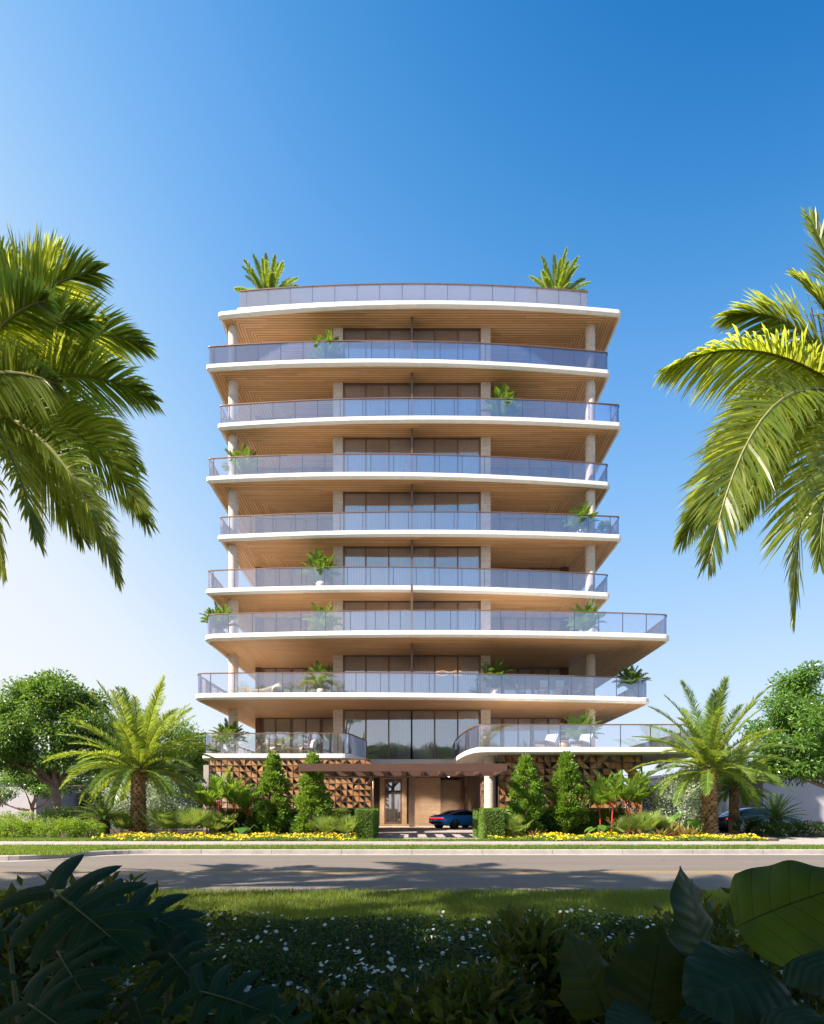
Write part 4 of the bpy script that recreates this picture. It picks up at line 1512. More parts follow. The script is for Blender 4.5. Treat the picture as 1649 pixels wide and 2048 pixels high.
def heart(t):
    w = .52 * (math.sin(math.pi * min(1, (t * .9 + .1)) ** .72)) * (1.08 - .25 * t)
    w = max(w, .0) if t < .999 else 0
    return (w, w)


def big_leaf_plant(label, loc, seed, n=7, L=.55, H=.8):
    random.seed(seed)
    t = thing('elephant_ear_plant', label, 'leafy plant', loc, 0)
    mb = MB()
    for i in range(n):
        az = i * 2.39996; el = math.radians(random.uniform(50, 78)); h = H * random.uniform(.6, 1.05)
        tip = np.array([math.cos(az) * math.cos(el) * h, math.sin(az) * math.cos(el) * h, math.sin(el) * h])
        mb.tube([(0, 0, 0), tip * .5 + np.array([0, 0, .04]), tip], [.014, .011, .008], 5, 1)
        blade(mb, heart, tip, np.array([math.cos(az), math.sin(az), -.55]), (0, 0, 1.0), L * random.uniform(.75, 1.1), .35, .25, .015, 0, grid=6)
    mb.build('foliage', [M['bigleaf'], M['stalk']], t, smooth=True)
    return t


big_leaf_plant('broad green leaved plant behind the bromeliads, left of the right date palm', (PX(1372, 26.5), 26.5, .13), 181, 6, .72, 1.25)
big_leaf_plant('low broad leaved plant under the tallest red-stemmed palm', (PX(1196, 25.5), 25.5, .13), 182, 6, .45, .85)
big_leaf_plant('low broad leaved plant in the left bed between fan palm and cone shrub', (PX(487, 25.6), 25.6, .13), 183, 6, .45, .85)


# ------------------------------------------------------------------ grass and flower ground cover
def grass_patch(name, label, region, dens, h, z, seed, w=.006, clump=0.0, mat='grass'):
    global rng
    rng = np.random.default_rng(seed)
    n = dens
    x, y = region(n)
    n = len(x)
    hh = h * rng.uniform(.5, 1.25, n)
    a = rng.uniform(0, 2 * np.pi, n)
    lean = rng.uniform(.1, .6, n)
    b = np.stack([x, y, np.full(n, z)], 1)
    wv = np.stack([np.cos(a), np.sin(a), np.zeros(n)], 1) * w
    tip = b + np.stack([-np.sin(a) * lean * hh, np.cos(a) * lean * hh, hh], 1)
    V = np.stack([b - wv, b + wv, tip], 1).reshape(-1, 3)
    mb = MB()
    mb.add(V, (np.arange(n)[:, None] * 3 + np.array([[0, 1, 2]])))
    return tag(mb.build(name, M[mat]), label, 'grass', kind='stuff')


def depth_uniform(px0, px1, Y0, Y1):
    """points between two depths, thinning out with distance"""
    def f(n):
        Y = np.exp(rng.uniform(math.log(Y0), math.log(Y1), n))
        return rng.uniform(PX(px0, Y), PX(px1, Y)), Y
    return f


M['lawn_grass'] = mat_leaf('lawn_blade', [(.07, .13, .018), (.11, .175, .025), (.16, .21, .035)], (.42, .46, .05), .38, .5, .3)
grass_patch('lawn_grass', 'mown grass of the near lawn, dappled with shade', depth_uniform(-60, 1710, 6.7, 9.85), 85000, .085, .03, 191, .0055, mat='lawn_grass')
grass_patch('verge_grass', 'green grass strip between kerb and pavement across the road', depth_uniform(-30, 1680, 18.45, 20.02), 42000, .10, .146, 192, .011)
grass_patch('verge_grass', 'grass of the wider verge where the kerb bends at left', lambda n: ((lambda Y: (rng.uniform(-16, -10.2, n), Y))(rng.uniform(16.2, 18.5, n))), 14000, .09, .146, 193, .010)
grass_patch('strip_grass', 'narrow grass strip across the mouth of the driveway', lambda n: (rng.uniform(-2.4, 4.2, n), rng.uniform(22.97, 23.9, n)), 6500, .10, .146, 194, .011)
grass_patch('strip_grass', 'thin grass edge between pavement and lime shrubs at left', lambda n: (rng.uniform(-19, -12.5, n), rng.uniform(23.0, 24.6, n)), 9000, .10, .14, 195, .012)


def flower_bed(name, label, cat, region, nleaf, nflow, hbed, z, leafm, flowm, fr, leaf, seed, petals=6, fh=None, clumped=False):
    global rng
    rng = np.random.default_rng(seed)
    x, y = region(nleaf); n = len(x)
    lump = .6 + .4 * np.sin(x * 2.1 + y) * np.sin(y * 2.7 - x * .7)
    hh = hbed * lump * rng.uniform(0, 1, n) ** .6
    p = np.stack([x, y, z + hh], 1)
    lf = MB()
    leaves(lf, p, rand_unit(n, .35), unit(rand_unit(n) * .7 + np.array([0, 0, .9])), leaf * rng.uniform(.7, 1.3, n), leaf * .55)
    t = lf.build(name, M[leafm])
    tag(t, label, cat, kind='stuff')
    x, y = region(nflow); n = len(x)
    if clumped:                                               # blossoms gather in loose clumps
        cx0, cy0 = region(max(8, nflow // 7))
        k = rng.integers(0, len(cx0), n)
        m = rng.uniform(size=n) < .45
        x = np.where(m, cx0[k] + rng.normal(0, .13, n), x); y = np.where(m, cy0[k] + rng.normal(0, .13, n), y)
    lump = .6 + .4 * np.sin(x * 2.1 + y) * np.sin(y * 2.7 - x * .7)
    c = np.stack([x, y, z + hbed * lump + rng.uniform(-.01, fh or .06, n)], 1)
    nr = unit(rand_unit(n) * .55 + np.array([0, -.35, 1.0]))
    e1 = unit(np.cross(nr, rand_unit(n))); e2 = np.cross(nr, e1)
    fl = MB()
    r = fr * rng.uniform(.65, 1.2, n)
    for k in range(petals):
        a = 2 * np.pi * k / petals
        dd = e1 * math.cos(a) + e2 * math.sin(a)
        leaves(fl, c, unit(dd + nr * .25), nr, r, r * 1.0, .1, .1)
    f = fl.build('blossoms', M[flowm], t)
    tag(f, kind='stuff')
    return t


def bed_left(n):
    Y = rng.uniform(23.0, 26.6, n); x = rng.uniform(-15.2, -2.3, n)
    lim = PX(185, 23.2) + (Y - 23) * -.25
    k = x > lim
    return x[k], Y[k]


def bed_right(n):
    Y = rng.uniform(23.0, 26.4, n); x = rng.uniform(3.2, 16.0, n)
    k = (x < 14.9 - (Y - 23) * .1) & ~((x < 4.1) & (Y > 23.9))
    return x[k], Y[k]


flower_bed('yellow_flower_bed', 'bed of small yellow flowers left of the driveway', 'flower bed', bed_left, 26000, 1500, .24, .13, 'hedge', 'yellow', .055, .075, 201)
flower_bed('yellow_flower_bed', 'bed of small yellow flowers right of the driveway', 'flower bed', bed_right, 26000, 1500, .24, .13, 'hedge', 'yellow', .055, .075, 202)
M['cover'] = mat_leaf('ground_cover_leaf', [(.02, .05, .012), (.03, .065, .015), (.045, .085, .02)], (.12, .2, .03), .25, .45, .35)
flower_bed('white_flower_cover', 'low leafy ground cover dotted with white flowers in the shaded foreground', 'ground cover', depth_uniform(-60, 1710, 2.6, 7.0), 95000, 1150, .22, .02, 'cover', 'white', .024, .05, 203, 8, .05, True)
# ------------------------------------------------------------------ tall feather palms at the near edges of the picture
def near_palm(name, label, crown, base, fronds, seed, group=None):
    """fronds: (control point, tip, roll, lift) as points in space"""
    global rng
    rng = np.random.default_rng(seed); random.seed(seed)
    crown = np.asarray(crown, float); base = np.asarray(base, float)
    t = thing(name, label, 'palm tree', tuple(base), 0, group)
    off = tuple(base)
    mb = MB()
    tp = bez(base + [0, 0, -.1], base * .45 + crown * .55 + np.array([(base[0] - crown[0]) * .25, 0, 0]), crown + [0, 0, .05], 26)
    rad = np.linspace(.21, .13, 26) + .012 * (np.arange(26) % 2)
    mb.tube(tp, rad, 14)
    mb.build('trunk', M['bark'], t, off, smooth=True)
    for c, e, roll, lift, ll in fronds:
        mb = MB()
        frond(mb, bez(crown, c, e, 16), ll * 1.15, .034, 140, 3, lift, roll, .16, 72, 16, .14, .034)
        mb.build('frond', [M['palm_big'], M['stalk']], t, off)
    return t


def pf(C, lst, Y0):
    out = []
    for (cx_, cy_, cd), (ex, ey, ed), roll, lift, ll in lst:
        out.append((P(cx_, cy_, Y0 + cd), P(ex, ey, Y0 + ed), roll, lift, ll))
    return out


CL = P(-85, 820, 7.5)
fl_ = pf(CL, [((30, 560, .0), (190, 545, -.1), .62, .25, .72), ((-60, 560, .3), (20, 520, .5), .6, .3, .7),
              ((90, 610, .2), (285, 690, .5), .6, .3, .66), ((120, 690, -.3), (305, 800, -.5), .7, .15, .62),
              ((110, 640, .6), (290, 690, 1.1), -.5, -.6, .5),
              ((170, 780, .0), (295, 1045, .2), 1.0, .1, .62), ((120, 800, -.4), (235, 1150, -.6), 1.15, .1, .6), ((60, 800, .5), (225, 1110, .9), -1.1, .1, .6),
              ((10, 800, -.9), (75, 1080, -1.3), .5, .1, .6), ((-30, 850, -.3), (5, 1140, -.5), 1.2, .1, .6), ((-40, 700, -.5), (120, 770, -1.2), .9, .0, .6),
              ((-190, 600, .3), (-330, 560, .6), 1.2, .3, .66), ((-260, 680, -.3), (-470, 800, -.5), -1.0, .1, .62), ((-250, 800, .3), (-420, 1080, .6), 1.0, .1, .6),
              ((-130, 720, 1.2), (-180, 800, 2.4), .2, .1, .6), ((-110, 700, -1.0), (-140, 830, -2.0), .2, .1, .6), ((-150, 900, .6), (-210, 1130, .9), .9, .1, .6), ((-100, 600, .1), (-130, 470, .1), .8, .3, .6),
              ((20, 640, -.4), (175, 640, -.8), .65, .2, .66), ((60, 580, .6), (120, 500, 1.0), .6, .3, .66), ((130, 770, .5), (270, 930, .9), 1.2, .1, .6), ((-20, 620, -.6), (95, 600, -1.3), .6, .2, .62), ((80, 860, .2), (165, 1075, .3), 1.2, .1, .6)], 7.5)
near_palm('tall_palm', 'tall sunlit palm reaching into the frame from the left edge', CL, (-7.6, 7.3, .0), fl_, 211)
CR = P(1745, 830, 7.4)
fr_ = pf(CR, [((1690, 570, .2), (1622, 440, .3), 1.1, .35, .62), ((1740, 560, .0), (1668, 400, .0), 1.2, .3, .62), ((1600, 590, .4), (1455, 632, .7), -.45, -.45, .62), ((1690, 640, -.2), (1600, 560, -.3), .9, .2, .6),
              ((1540, 630, -.1), (1335, 735, -.3), -.35, -.65, .78), ((1530, 760, .5), (1365, 1080, .9), -.9, .0, .66), ((1520, 640, -.6), (1418, 1125, -.9), 1.0, .1, .72),
              ((1600, 790, .1), (1588, 1235, .2), 1.15, .1, .62), ((1560, 790, .6), (1480, 1040, 1.0), -1.05, .1, .62), ((1650, 850, -.5), (1640, 1120, -.8), 1.0, .1, .62), ((1590, 700, .8), (1430, 900, 1.4), -.8, .0, .62),
              ((1850, 600, .2), (2010, 560, .4), 1.2, .3, .66), ((1900, 680, -.2), (2130, 790, -.4), 1.0, .1, .62), ((1880, 800, .2), (2060, 1080, .3), 1.0, .1, .6),
              ((1760, 700, 1.2), (1800, 800, 2.4), .2, .1, .6), ((1780, 900, -.4), (1820, 1140, -.6), .9, .1, .6)], 7.4)
near_palm('tall_palm', 'tall sunlit palm reaching into the frame from the right edge', CR, (7.6, 7.2, .0), fr_, 212)
# more of the same palms stand along the near side of the road, out of the frame to the left: they shade the road
for (cx_, cy_, cz_), sd in (((-11.8, 7.2, 11.5), 213), ((-10.6, 3.0, 14.8), 214), ((-12.6, 8.6, 7.4), 215), ((-16.5, 7.0, 8.0), 216)):
    global_r = random.Random(sd)
    fs = []
    for i in range(17):
        a = i * 2.39996 + global_r.uniform(-.2, .2); f = (i + .5) / 17
        e = math.radians(75 - 95 * f); Lq = 3.1
        c = np.array([cx_, cy_, cz_]) + Lq * .55 * np.array([math.cos(a) * math.cos(e), math.sin(a) * math.cos(e), math.sin(e) + .25])
        tip = np.array([cx_, cy_, cz_]) + Lq * np.array([math.cos(a) * .85, math.sin(a) * .85, math.sin(e) * .75 - .35])
        fs.append((c, tip, global_r.uniform(-.5, .5), .1, .62))
    near_palm('roadside_palm', {213: 'tall palm outside the frame on the left that shades the middle of the road', 214: 'tallest palm outside the frame on the left, shading the road to the right', 215: 'palm outside the frame on the left that shades the left of the road', 216: 'farthest palm outside the frame on the left by the road'}[sd],
              (cx_, cy_, cz_), (cx_ - .9, cy_ - .4, 0), fs, sd, 'palms outside the frame on the left')

# shade trees behind and left of the viewer
shade = broad_tree('shade_tree', 'shade tree behind the viewer, second from the left', (-9.6, -.9, .0), 10,
                   [((0, 0, 7.6), (2.9, 2.9, 1.5)), ((1.8, .6, 7.0), (1.8, 1.8, 1.1)), ((-2, -.8, 7.0), (1.8, 1.8, 1.1))], 90, 17000, 221, 4.6, .28, 'darkgreen', leaf=.26, clump_r=.85, group='shade trees behind the viewer')
for x, y, rz, sc_, lab in ((-5.2, -.9, 1.3, 1.0, 'shade tree just left of and behind the viewer'), (-.9, -1.2, 2.7, 1.04, 'shade tree right behind the viewer'), (3.6, -1.6, 4.1, 1.0, 'shade tree behind the viewer at the right'),
                           (-14.2, -1.0, .6, 1.0, 'shade tree behind the viewer at the far left'), (-3.2, -4.6, .2, 1.1, 'shade tree farther behind the viewer, left of two'), (2.4, -5.4, 5.2, 1.1, 'shade tree farther behind the viewer, right of two')):
    copy_thing(shade, 'shade_tree', lab, (x, y, 0), rz, sc_)


dap = broad_tree('tall_tree', 'tall thin-crowned tree outside the frame at left, nearest the viewer', (-9.2, .4, .0), 17,
                 [((0, 0, 14.2), (3.6, 3.4, 1.5)), ((2.2, .8, 13.4), (1.8, 1.8, 1.0)), ((-2.4, -.6, 13.6), (1.8, 1.8, 1.0))], 24, 2300, 225, 8.5, .26, 'tree_leaf', leaf=.26, clump_r=.8, group='tall thin-crowned trees outside the frame at left')
for x, y, rz, sc_, lab in ((-13.6, -.3, 1.1, 1.0, 'tall thin-crowned tree outside the frame at left, second from the viewer'), (-17.8, .0, 2.3, 1.0, 'tall thin-crowned tree outside the frame at left, third from the viewer'), (-22.0, .3, 4.0, 1.0, 'tall thin-crowned tree outside the frame at left, farthest from the viewer')):
    copy_thing(dap, 'tall_tree', lab, (x, y, 0), rz, sc_)


# ------------------------------------------------------------------ big leaves in the shaded foreground
def mat_veined(name, lo, hi, vein, trans, tfac, nside=7.0, slope=1.1, rough=.35, vw=.035):
    m, nt, b = nm(name)
    out = nt.nodes['Material Output']
    at = N(nt, 'ShaderNodeAttribute'); at.attribute_name = 'leaf_uv'
    sx = N(nt, 'ShaderNodeSeparateXYZ'); nt.links.new(at.outputs['Vector'], sx.inputs[0])
    aq = math_n(nt, 'ABSOLUTE', sx.outputs[1])
    mid = math_n(nt, 'LESS_THAN', aq, .018)
    ph = math_n(nt, 'FRACT', math_n(nt, 'ADD', math_n(nt, 'SUBTRACT', math_n(nt, 'MULTIPLY', sx.outputs[0], nside), math_n(nt, 'MULTIPLY', aq, slope)), 8.0))
    side = math_n(nt, 'LESS_THAN', ph, vw)
    v = math_n(nt, 'MAXIMUM', mid, side)
    g = N(nt, 'ShaderNodeNewGeometry')
    t = N(nt, 'ShaderNodeTexNoise', Scale=9.0, Detail=5.0); nt.links.new(g.outputs['Position'], t.inputs['Vector'])
    c = ramp(nt, t.outputs['Fac'], [(.3, lo), (.7, hi)])
    c = mixc(nt, math_n(nt, 'MULTIPLY', v, .75), c, vein)
    nt.links.new(c, b.inputs['Base Color'])
    b.inputs['Roughness'].default_value = rough
    b.inputs['Specular IOR Level'].default_value = .16
    bp = N(nt, 'ShaderNodeBump', Strength=.45, Distance=.012)
    tri = math_n(nt, 'PINGPONG', ph, .5)
    nt.links.new(tri, bp.inputs['Height'])
    nt.links.new(bp.outputs[0], b.inputs['Normal'])
    tl = N(nt, 'ShaderNodeBsdfTranslucent')
    nt.links.new(mixc(nt, v, trans, tuple(.35 * k for k in trans)), tl.inputs[0])
    mx = N(nt, 'ShaderNodeMixShader'); mx.inputs[0].default_value = tfac
    nt.links.new(b.outputs[0], mx.inputs[1]); nt.links.new(tl.outputs[0], mx.inputs[2])
    nt.links.new(mx.outputs[0], out.inputs['Surface'])
    return m


M['fg_stalk'] = plain('dark_leaf_stalk', (.05, .08, .02), .5)
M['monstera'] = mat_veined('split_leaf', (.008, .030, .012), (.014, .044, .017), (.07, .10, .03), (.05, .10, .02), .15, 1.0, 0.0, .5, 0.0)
M['ear'] = mat_veined('elephant_ear_leaf_backlit', (.03, .065, .012), (.045, .09, .016), (.015, .03, .01), (.26, .36, .02), .42, 7.0, 1.3)  # backlit leaf: its glow is put into paler, more translucent colours
M['ear_shaded'] = mat_veined('elephant_ear_leaf_shaded', (.012, .034, .014), (.02, .048, .02), (.045, .075, .035), (.08, .13, .02), .2, 8.0, 1.5, .5, .07)  # same leaf toned darker for the leaves out of the light


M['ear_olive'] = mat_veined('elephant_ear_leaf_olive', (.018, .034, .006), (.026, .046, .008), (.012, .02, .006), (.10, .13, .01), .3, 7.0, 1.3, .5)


def split_leaf(J, tip, normal, parent, off, W=.52, nl=6, seed=1):
    """a leaf with deep fingers along both sides of the midrib"""
    r = random.Random(seed)
    J, tip = np.asarray(J, float), np.asarray(tip, float)
    L = np.linalg.norm(tip - J); X = (tip - J) / L
    n = np.asarray(normal, float); n = n - X * (n @ X); n /= np.linalg.norm(n); Yv = np.cross(n, X)
    mb = MB(); UV = []

    def put(x, y, lift):
        h = -(.30 * x * x * np.sign(x) + .34 * y * y) * .8 + lift
        return J + L * (X * x + Yv * y + n * h)
    for sd in (-1, 1):
        for i in range(nl):
            f = i / (nl - 1)
            t0 = .01 + .74 * f ** .9
            ang = math.radians(142 - 112 * f ** .8 + r.uniform(-5, 5))
            ln = W * (.80 + .40 * math.sin(math.pi * min(1, f * .9 + .12))) * (1 - .38 * f ** 2) * r.uniform(.93, 1.06)
            hw = .5 * (.74 / nl) * 1.42
            curl = math.radians(-42 * (1 - .4 * f))
            K = 13; Q = 5
            V = []
            cx_, cy_, a = t0, 0.0, ang
            for k in range(K):
                v = k / (K - 1)
                ww = hw if v < .25 else hw * (.84 + .16 * min(1, v * 1.3)) * max(0, 1 - ((v - .25) / .75) ** 2.4) ** .75
                px_, py_ = -math.sin(a), math.cos(a)
                for q in range(Q):
                    s_ = (q / (Q - 1) - .5) * 2
                    V.append(put(cx_ + px_ * ww * s_, sd * (cy_ + py_ * ww * s_), .0016 * i + .012 * (1 - s_ * s_) * (1 if v < .9 else .3) + .0004 * (sd > 0)))
                    UV.append((.5, s_ * .5 + .0 if True else 0, 0))
                cx_ += math.cos(a) * ln / (K - 1); cy_ += math.sin(a) * ln / (K - 1)
                a += curl / (K - 1)
            F = []
            for k in range(K - 1):
                for q in range(Q - 1):
                    qd = (k * Q + q, k * Q + q + 1, (k + 1) * Q + q + 1, (k + 1) * Q + q)
                    F.append(qd if sd > 0 else qd[::-1])
            mb.add(V, F)
    # the finger at the tip
    V = []
    for k in range(9):
        v = k / 8; ww = .075 * max(0.0, 1 - v ** 2.2) ** .7 + .002
        for s_ in (-1, 0, 1):
            V.append(put(.70 + .30 * v, ww * s_, .018 + .01 * (s_ == 0))); UV.append((.5, s_ * .5, 0))
    mb.add(V, [(k * 3 + q, k * 3 + q + 1, k * 3 + q + 4, k * 3 + q + 3) for k in range(8) for q in (0, 1)])
    ob = mb.build('leaf', M['monstera'], parent, off, smooth=True)
    at = ob.data.attributes.new('leaf_uv', 'FLOAT_VECTOR', 'POINT')
    at.data.foreach_set('vector', np.array(UV, float).ravel())
    rib = MB()
    rib.tube([put(x, 0, .020) for x in np.linspace(0, .97, 9)], np.linspace(.0055, .0015, 9) * L / .45, 5)
    rib.build('midrib', M['fg_stalk'], ob, off, smooth=True)
    return ob


def split_plant(name, label, root, leaves_):
    root = np.asarray(root, float)
    t = thing(name, label, 'leafy plant', tuple(root))
    off = tuple(root)
    for i, (jx, jy, jY, tx_, ty_, tY, nrm) in enumerate(leaves_):
        J, T = P(jx, jy, jY), P(tx_, ty_, tY)
        split_leaf(J, T, nrm, t, off, .46, 6, 300 + i)
        st = MB()
        st.tube(bez(root + np.array([.03 * i - .1, .02 * i, 0]), (root + J) / 2 + np.array([0, 0, .18]), J, 9), np.linspace(.014, .008, 9), 7)
        st.build('stalk', M['fg_stalk'], t, off, smooth=True)
    return t


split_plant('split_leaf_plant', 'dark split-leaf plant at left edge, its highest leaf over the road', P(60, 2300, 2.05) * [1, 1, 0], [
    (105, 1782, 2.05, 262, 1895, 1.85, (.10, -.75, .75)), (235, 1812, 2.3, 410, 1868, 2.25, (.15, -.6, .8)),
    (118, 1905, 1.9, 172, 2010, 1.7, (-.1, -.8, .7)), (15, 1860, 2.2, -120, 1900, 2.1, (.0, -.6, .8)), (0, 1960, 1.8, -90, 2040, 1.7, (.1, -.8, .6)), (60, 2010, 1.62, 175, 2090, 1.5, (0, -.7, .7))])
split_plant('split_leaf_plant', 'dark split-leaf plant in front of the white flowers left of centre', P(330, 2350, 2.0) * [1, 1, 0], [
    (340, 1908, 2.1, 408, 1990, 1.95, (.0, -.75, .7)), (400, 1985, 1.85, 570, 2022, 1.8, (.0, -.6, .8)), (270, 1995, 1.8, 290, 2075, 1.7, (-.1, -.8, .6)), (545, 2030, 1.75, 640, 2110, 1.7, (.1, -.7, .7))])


def ear_outline(t):
    if t > .995: return (0, 0)
    if t < .18:
        w = .12 + .42 * (t / .18) ** .55 * .80
    else:
        w = .455 * (1 - ((t - .18) / .82) ** 2.1) ** .78
    return (w * 1.04 + .012 * math.sin(t * 22), w + .012 * math.sin(t * 19 + 1))


def ear_plant(name, label, root, leaves_):
    root = np.asarray(root, float)
    t = thing(name, label, 'leafy plant', tuple(root))
    off = tuple(root)
    for i, (jx, jy, jY, tx_, ty_, tY, up, mat, bend) in enumerate(leaves_):
        J, T = P(jx, jy, jY), P(tx_, ty_, tY)
        L = np.linalg.norm(T - J); d = (T - J) / L
        n = np.asarray(up, float)
        mb = MB(); UV = []
        blade(mb, ear_outline, J - d * L * .16, d + .5 * bend * unit(np.cross(np.cross(d, n), d)), n, L * 1.2, bend, .12, .028, 0, 0, 16, UV)
        ob = mb.build('leaf', M[mat], t, off, smooth=True)
        at = ob.data.attributes.new('leaf_uv', 'FLOAT_VECTOR', 'POINT')
        at.data.foreach_set('vector', np.array(UV, float).ravel())
        st = MB()
        st.tube(bez(root + np.array([.04 * i - .1, .02 * i, 0]), (root + J) / 2 + np.array([0, 0, .15]), J, 9), np.linspace(.018, .009, 9), 7)
        st.build('stalk', M['ear'], t, off, smooth=True)
    return t


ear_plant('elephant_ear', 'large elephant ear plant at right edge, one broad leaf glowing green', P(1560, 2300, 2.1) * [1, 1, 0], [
    (1508, 1842, 2.1, 1735, 1762, 1.95, (-.25, -.75, .75), 'ear', .5), (1400, 1905, 2.3, 1362, 1738, 2.35, (.55, -.65, .3), 'ear_shaded', .35), (1530, 1960, 1.9, 1380, 2010, 1.75, (.0, -.6, .8), 'ear_shaded', .5),
    (1600, 1930, 1.8, 1720, 1990, 1.65, (-.2, -.7, .7), 'ear_shaded', .5), (1640, 1870, 2.3, 1760, 1830, 2.4, (-.2, -.6, .8), 'ear_shaded', .4), (1580, 1890, 2.5, 1490, 1835, 2.7, (0, -.5, .8), 'ear_shaded', .4), (1560, 2030, 1.65, 1680, 2100, 1.5, (0, -.7, .7), 'ear_shaded', .4)])
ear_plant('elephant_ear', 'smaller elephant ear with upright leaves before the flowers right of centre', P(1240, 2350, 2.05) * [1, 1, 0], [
    (1200, 2005, 2.0, 1138, 1868, 2.05, (.5, -.8, .1), 'ear_olive', .25), (1300, 2010, 1.95, 1322, 1862, 2.1, (-.3, -.9, .1), 'ear_olive', .25), (1290, 2040, 1.8, 1220, 2075, 1.7, (0, -.6, .8), 'ear_shaded', .4), (1400, 2020, 1.85, 1460, 2080, 1.7, (0, -.6, .8), 'ear_shaded', .4)])
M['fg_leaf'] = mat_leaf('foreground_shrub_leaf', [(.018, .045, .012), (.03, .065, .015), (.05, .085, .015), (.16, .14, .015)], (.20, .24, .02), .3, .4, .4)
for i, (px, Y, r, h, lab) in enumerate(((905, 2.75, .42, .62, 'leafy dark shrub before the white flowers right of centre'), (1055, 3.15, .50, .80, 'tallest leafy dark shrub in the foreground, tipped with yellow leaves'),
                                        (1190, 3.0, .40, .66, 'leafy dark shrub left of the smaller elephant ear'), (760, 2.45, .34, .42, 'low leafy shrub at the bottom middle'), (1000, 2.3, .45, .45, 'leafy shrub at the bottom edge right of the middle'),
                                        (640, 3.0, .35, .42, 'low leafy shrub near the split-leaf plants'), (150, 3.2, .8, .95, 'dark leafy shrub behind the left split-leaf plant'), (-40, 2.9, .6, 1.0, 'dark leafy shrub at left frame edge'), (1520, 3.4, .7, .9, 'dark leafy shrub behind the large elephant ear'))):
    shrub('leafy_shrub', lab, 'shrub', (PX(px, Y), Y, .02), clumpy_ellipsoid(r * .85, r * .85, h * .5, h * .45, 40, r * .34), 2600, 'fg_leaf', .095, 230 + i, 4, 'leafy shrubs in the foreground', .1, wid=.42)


# ------------------------------------------------------------------ potted plants on the balconies
M['potted'] = mat_leaf('potted_palm_leaf', [(.05, .12, .02), (.075, .16, .025), (.11, .19, .035)], (.30, .46, .05), .40, .4, .45)
M['pot'] = plain('white_pot', (.78, .75, .71), .6, noise=.05)
M['pot_grey'] = plain('grey_pot', (.42, .42, .44), .6, noise=.08)


def potted(name, label, loc, seed, H=2.1, potm='pot', L=1.15, nf=30):
    global rng
    rng = np.random.default_rng(seed); random.seed(seed)
    t = thing(name, label, 'potted plant', loc, 0, 'potted plants on the balconies')
    mb = MB()
    mb.lathe([(.20, 0), (.235, .03), (.29, .30), (.31, .50), (.285, .51), (.27, .44)], n=20)
    mb.build('pot', M[potm], t, smooth=True)
    mb = MB()
    k = H - .5
    for i in range(nf):
        f = (i + .5) / nf
        az = i * 2.39996 + random.uniform(-.3, .3)
        Lq = k * (.98 - .3 * f) * random.uniform(.85, 1.05)
        frond(mb, arc_pts((math.cos(az) * .06, math.sin(az) * .06, .45), az, math.radians(88 - 34 * f), Lq, math.radians(30 + 60 * f), 9), k * .23, .065, 24, 2, .25, random.uniform(-.3, .3), .16, 60, 26, .25, .012)
    mb.build('foliage', [M['potted'], M['stalk']], t)
    return t


def floor_z(k):
    return ZS[k] + (SLAB_T if k != 'S1' else .345) + .003


pp = potted('potted_palm', 'potted palm beside the left pier on the top balcony', (PX(655, 35.2), 35.2, floor_z('S8')), 241, 2.45)
pg = potted('potted_palm', 'palm in a grey pot at right end of the second balcony up', (PX(1262, 33.6), 33.6, floor_z('S2')), 242, 2.2, 'pot_grey')
for src, px, Y, k, s_, lab in ((pp, 1006, 35.1, 'S7', .98, 'potted palm right of the right pier, second balcony from the top'), (pp, 487, 35.5, 'S6', 1.0, 'potted palm beside the left column, third balcony from the top'),
                               (pp, 1163, 35.0, 'S5', .85, 'potted palm beside the right column, fourth balcony from the top'), (pp, 643, 34.7, 'S4', 1.0, 'palm in white pot before the left pier, fifth balcony from the top'),
                               (pg, 440, 33.3, 'S3', .98, 'palm in grey pot at the left end of the wide third balcony from below'), (pp, 647, 33.4, 'S3', .9, 'potted palm before the left pier on the wide third balcony from below'),
                               (pp, 1172, 33.4, 'S3', .93, 'potted palm before the right column on the wide third balcony from below'), (pp, 643, 32.8, 'S2', .80, 'palm in white pot before the left pier, second balcony from below'),
                               (pp, 991, 33.0, 'S2', .9, 'palm in white pot before the right pier, second balcony from below'), (pg, 458, 33.3, 'S1', 1.0, 'potted palm before the left column on the lowest terrace'), (pp, 1163, 31.5, 'S1', .95, 'potted palm behind the two sun loungers')):
    copy_thing(src, 'potted_palm', lab, (PX(px, Y + .25), Y + .25, floor_z(k)), px * .71, s_ * 1.10)
t = shrub('potted_shrub', 'small round potted shrub at the right end, fourth balcony from the top', 'potted plant', (PX(1208, 35.5), 35.5, floor_z('S5')), clumpy_ellipsoid(.40, .40, .34, .75, 20, .17), 900, 'hedge', .11, 251, 3, 'potted plants on the balconies')
mb = MB(); mb.lathe([(.20, 0), (.26, .25), (.29, .44), (.26, .45)], n=18); mb.build('pot', M['pot_grey'], t, smooth=True)

# ------------------------------------------------------------------ furniture on the terraces
M['teak'] = plain('teak', (.50, .31, .15), .5, noise=.12, scale=8)
M['cushion'] = plain('white_cushion', (.82, .80, .78), .85)


def mat_stripes():
    m, nt, b = nm('blue_white_stripe')
    tc = N(nt, 'ShaderNodeTexCoord'); sx = N(nt, 'ShaderNodeSeparateXYZ'); nt.links.new(tc.outputs['Object'], sx.inputs[0])
    f = math_n(nt, 'FRACT', math_n(nt, 'MULTIPLY', sx.outputs[0], 9.0))
    nt.links.new(mixc(nt, math_n(nt, 'LESS_THAN', f, .55), (.80, .80, .80), (.07, .12, .30)), b.inputs['Base Color'])
    b.inputs['Roughness'].default_value = .9
    return m


M['stripe'] = mat_stripes()


